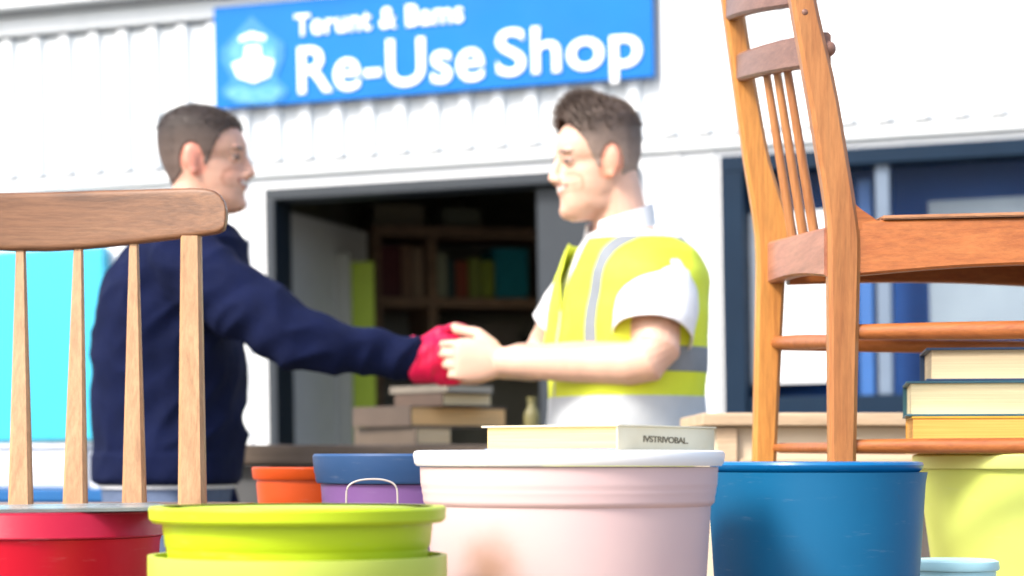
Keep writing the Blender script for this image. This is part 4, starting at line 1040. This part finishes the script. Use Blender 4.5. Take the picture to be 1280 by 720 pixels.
shoes(m1, noisy('shoe_dark', (.03, .025, .02)), p1)
# glove
bm = bmesh.new(); hand(bm, WR1 + XX * .002, XX + ZZ * -.02, ZZ, YY, 1.0, (18, 24, 20), (40, 15), fat=1.20)
secs = []
for x, hz, hy in ((-.006, .046, .032), (.004, .048, .035), (.016, .045, .033), (.028, .044, .032), (.042, .046, .031), (.055, .045, .028), (.070, .043, .024)):
    secs.append([WR1 + Vector((x + .005 * math.sin(3 * t), hy * math.cos(t) * (1 + .03 * math.sin(5 * t + x * 90)), hz * math.sin(t) * (1 + .02 * math.sin(4 * t + x * 70)) - .002)) for t in [2 * math.pi * k / 32 for k in range(32)]])
loft(bm, secs)
b = voxel(bm, .0035, 3)
wrinkle(b, lambda p: .0025 * noise.noise(p * 40) + .002 * noise.noise(Vector((p.x * 110, p.y * 30, p.z * 40))) + .001)
o = link('glove', b, noisy('red_rubber', (.62, .0, .055), (.54, .0, .04), 40, .42, .3, 150), p1); [setattr(f, 'use_smooth', True) for f in o.data.polygons]

# ---- man in the yellow vest
m2 = Man(.225, 4.12, -1, R(20))
p2 = thing('person', 'smiling man in yellow safety vest and white polo, clasping the gloved hand', 'person', m2.c)
S2 = [(.84, .0, .105, .150), (.92, .0, .115, .165), (1.06, .0, .128, .165), (1.16, .0, .128, .166), (1.28, .0, .126, .176), (1.37, -.002, .124, .190), (1.43, -.006, .112, .188), (1.475, -.006, .094, .155), (1.515, .0, .074, .105), (1.545, .008, .056, .066)]
H2 = headmat(m2, .046, .008, 1.556, R(15), R(6), .95) @ Matrix.Diagonal((.93, 1, 1, 1))
bm = bmesh.new(); torso(bm, m2, S2, -.004, .84, 1.545); add_head(bm, H2)
tube(bm, [m2.w(-.006, .0, 1.49), m2.w(.012, .004, 1.56), m2.w(.026, .008, 1.64)], [.062, .055, .050], 20)
S_ = m2.wt(-.005, .150, 1.415); E_ = P(812, 450, 3.90)
tube(bm, catmull([S_, (S_ + E_) / 2, E_, (E_ + WR2) / 2 - ZZ * .002, WR2], 3), lerpn([.054, .050, .043, .040, .0285], 3), 18)
hand(bm, WR2, -XX + ZZ * .05, ZZ, YY, 1.0, (24, 42, 36), (40, 10), fat=1.02)
Sf, Ef = m2.wt(.0, -.175, 1.447), Vector((.055, 4.36, 1.292))
tube(bm, catmull([Sf, (Sf + Ef) / 2, Ef, (Ef + WR3) / 2, WR3], 3), lerpn([.060, .050, .042, .038, .028], 3), 16)
hand(bm, WR3, -XX, ZZ, -YY, .98, (14, 22, 18), (45, 25))
legs(bm, m2, -.006)
b = voxel(bm, .0040, 3)
tinted('body', b, M_skin, p2, skin_fn(H2, (.72, .44, .32), (.76, .30, .19), 0, .32))
hair(H2, p2, (.13, .092, .072), (.36, .26, .21), 0, .0014, .050, 9000, 5)
wc = noisy('white_polo_cotton', (.80, .79, .78), (.75, .74, .73), 8, .85, .5, 500)
bm = bmesh.new(); torso(bm, m2, S2, .008, 1.0, 1.53)
h1 = S_ + (E_ - S_) * .70; tube(bm, [S_ + Vector((-.0, .01, .0)), S_ + (E_ - S_) * .35, h1], [.073, .080, .081], 22, True)
h2 = Sf + (Ef - Sf) * .62; tube(bm, [Sf, Sf + (Ef - Sf) * .35, h2], [.072, .066, .066], 20, True)
b = voxel(bm, .006, 3)
# cut the sleeve ends flat
def cut(b, co, no, r):
    g_ = [e for e in b.verts[:] + b.edges[:] + b.faces[:] if True]
    fs = [f for f in b.faces if (f.calc_center_median() - co).length < r * 1.25]; es = set(); vs_ = set()
    for f in fs: es.update(f.edges); vs_.update(f.verts)
    bmesh.ops.bisect_plane(b, geom=list(vs_) + list(es) + fs, plane_co=co, plane_no=no)
    kill = [f for f in b.faces if (f.calc_center_median() - co).dot(no) > 0 and (f.calc_center_median() - co).length < r]
    bmesh.ops.delete(b, geom=kill, context='FACES')
cut(b, h1, (E_ - S_).normalized(), .16); cut(b, h2, (Ef - Sf).normalized(), .13)
wrinkle(b, lambda p: .006 * noise.noise(Vector((p.x * 9, p.y * 8, p.z * 12))) - .006 * abs(noise.noise(Vector((p.x * 16, p.y * 10, p.z * 14 + 4)))))
o = link('polo_shirt', b, wc, p2); [setattr(f, 'use_smooth', True) for f in o.data.polygons]
md = o.modifiers.new('thick', 'SOLIDIFY'); md.thickness = .003
# collar: standing band with turned-down flaps
bm = bmesh.new(); secs = []
n = 40
for i in range(n + 1):
    t = R(28) + (2 * math.pi - R(56)) * i / n; fr = abs(i / n - .5) * 2
    rx, ry = .062, .066; flare = 1.12 + .10 * fr
    cx_, cy_ = .013, .004; zt_ = 1.588 - .046 * (math.cos(t) * .5 + .5) + (.0 if math.cos(t) < 0 else 0)
    hgt = .040 + .022 * fr ** 3
    c_, s__ = math.cos(t), math.sin(t)
    sec = [m2.wt(cx_ + rx * .97 * c_, ry * .97 * s__, zt_ - .040), m2.wt(cx_ + rx * c_, ry * s__, zt_), m2.wt(cx_ + rx * 1.07 * c_, ry * 1.07 * s__, zt_ + .002), m2.wt(cx_ + rx * (flare + .03) * c_, ry * (flare + .03) * s__, zt_ - hgt), m2.wt(cx_ + rx * flare * c_, ry * flare * s__, zt_ - hgt - .001)]
    secs.append(sec)
loft(bm, secs); link('collar', bm, wc, o, True)
# vest
yel = noisy('safety_yellow', (.72, .80, .035), (.66, .74, .03), 10, .65, .4, 400)
bm = bmesh.new(); S2V = [(z_, xc_, a_ + (.004 if z_ > 1.4 else 0), b_ + (.003 if 1.36 < z_ < 1.50 else 0)) for z_, xc_, a_, b_ in S2]; torso(bm, m2, S2V, .018, 1.0, 1.530, 30, 44)
b = voxel(bm, .0055, 3)
wrinkle(b, lambda p: .011 * noise.noise(Vector((p.x * 8, p.y * 7, p.z * 9))) + .004 - .010 * abs(noise.noise(Vector((p.x * 12, p.y * 10, p.z * 6 + 9)))))
bmesh.ops.transform(b, matrix=m2.MT.inverted(), verts=b.verts)
def bis(co, no): bmesh.ops.bisect_plane(b, geom=b.verts[:] + b.edges[:] + b.faces[:], plane_co=co, plane_no=no)
VZ, VK = 1.365, .36
for zc__ in (1.02, 1.135, 1.203, 1.249, 1.297, 1.51): bis((0, 0, zc__), (0, 0, 1))
for y_ in (-.136, -.107, .107, .136): bis((0, y_, 0), (0, 1, 0))
for s in (-1, 1): bis((0, 0, VZ), (0, s, -VK))
bis((0, -.003, 0), (0, 1, 0)); bis((0, .003, 0), (0, 1, 0))
kill = []; groups = {k: [] for k in ('lower_band', 'upper_band', 'near_strip', 'far_strip', 'near_back', 'far_back', 'zip')}
for f in b.faces:
    c = f.calc_center_median()
    if c.z < 1.02 or c.z > 1.51: kill.append(f); continue
    if c.x > 0 and c.z > VZ and abs(c.y) < (c.z - VZ) * VK: kill.append(f); continue
    if 1.135 < c.z < 1.203: groups['lower_band'].append(f)
    elif 1.249 < c.z < 1.297: groups['upper_band'].append(f)
    elif c.z > 1.297 and .107 < c.y < .136: groups['near_strip' if c.x > 0 else 'near_back'].append(f)
    elif c.z > 1.297 and -.136 < c.y < -.107: groups['far_strip' if c.x > 0 else 'far_back'].append(f)
    elif abs(c.y) < .003 and c.x > 0: groups['zip'].append(f)
def extract(fs, push):
    nb = bmesh.new(); mp = {}
    for f in fs:
        for v in f.verts:
            if v not in mp: mp[v] = nb.verts.new(v.co + v.normal * push)
    for f in fs: nb.faces.new([mp[v] for v in f.verts])
    bmesh.ops.transform(nb, matrix=m2.MT, verts=nb.verts); return nb
b.normal_update(); parts_ = {k: extract(v, .0012) for k, v in groups.items()}
bmesh.ops.delete(b, geom=kill, context='FACES')
bmesh.ops.transform(b, matrix=m2.MT, verts=b.verts)
vest = link('safety_vest', b, yel, p2); [setattr(f, 'use_smooth', True) for f in vest.data.polygons]
silver = noisy('reflective_silver', (.22, .24, .26), (.18, .20, .22), 20, .55, .2, 600)
for k_, nb in parts_.items():
    o = link('zip' if k_ == 'zip' else 'reflective_strip', nb, (silver if k_ != 'lower_band' else noisy('reflective_pale', (.52, .55, .57), (.47, .5, .52), 20, .5)) if k_ != 'zip' else noisy('zip_tape', (.70, .72, .45)), vest); [setattr(f, 'use_smooth', True) for f in o.data.polygons]
for o in [vest] + list(vest.children):
    if o.type == 'MESH': md = o.modifiers.new('thick', 'SOLIDIFY'); md.thickness = .002 if o is vest else .0008; md.offset = 0 if o is vest else 1
trs = noisy('work_trousers', (.03, .035, .05), None, 20, .85)
bm = bmesh.new(); torso(bm, m2, S2, .001, .84, 1.04); legs(bm, m2, .012, False); b = voxel(bm, .008, 3); o = link('trousers', b, trs, p2); [setattr(f, 'use_smooth', True) for f in o.data.polygons]
shoes(m2, MATS['shoe_dark'], p2)
#PEND

# ------------------------------------------------------------------ light, world, camera
w = bpy.data.worlds.new('World'); sc.world = w; w.use_nodes = True; t = w.node_tree
sky = t.nodes.new('ShaderNodeTexSky'); sky.sky_type = 'NISHITA'; sky.sun_disc = False
EL, AZ = 43, 229     # azimuth measured from +Y clockwise: sun behind the camera, to the right
sky.sun_elevation = R(EL); sky.sun_rotation = R(AZ); sky.dust_density = 3; sky.air_density = 1.0
bg = t.nodes['Background']; t.links.new(sky.outputs[0], bg.inputs['Color']); bg.inputs['Strength'].default_value = .15
sun = bpy.data.lights.new('sun', 'SUN'); sun.energy = 1.7; sun.angle = R(14); sun.color = (1, .96, .90)
so = bpy.data.objects.new('sun', sun); COL.objects.link(so)
d = Vector((math.sin(R(AZ)) * math.cos(R(EL)), math.cos(R(AZ)) * math.cos(R(EL)), math.sin(R(EL))))
so.rotation_euler = d.to_track_quat('Z', 'Y').to_euler(); so.location = (3, -4, 6)
cam = bpy.data.cameras.new('camera'); co_ = bpy.data.objects.new('camera', cam); COL.objects.link(co_)
co_.location = (0, 0, EYE); co_.rotation_euler = (R(90), 0, 0)
cam.sensor_width = 36; cam.lens = F / 1280 * 36; cam.shift_y = (HY - 360) / 1280; cam.clip_end = 3000; cam.clip_start = .05
cam.dof.use_dof = True; cam.dof.focus_distance = 2.35; cam.dof.aperture_fstop = 5.6
sc.camera = co_
sc.view_settings.view_transform = 'Standard'; sc.view_settings.look = 'None'; sc.view_settings.gamma = 1; sc.view_settings.exposure = 1.4
sc.cycles.use_denoising = True
sc.cycles.max_bounces = 8
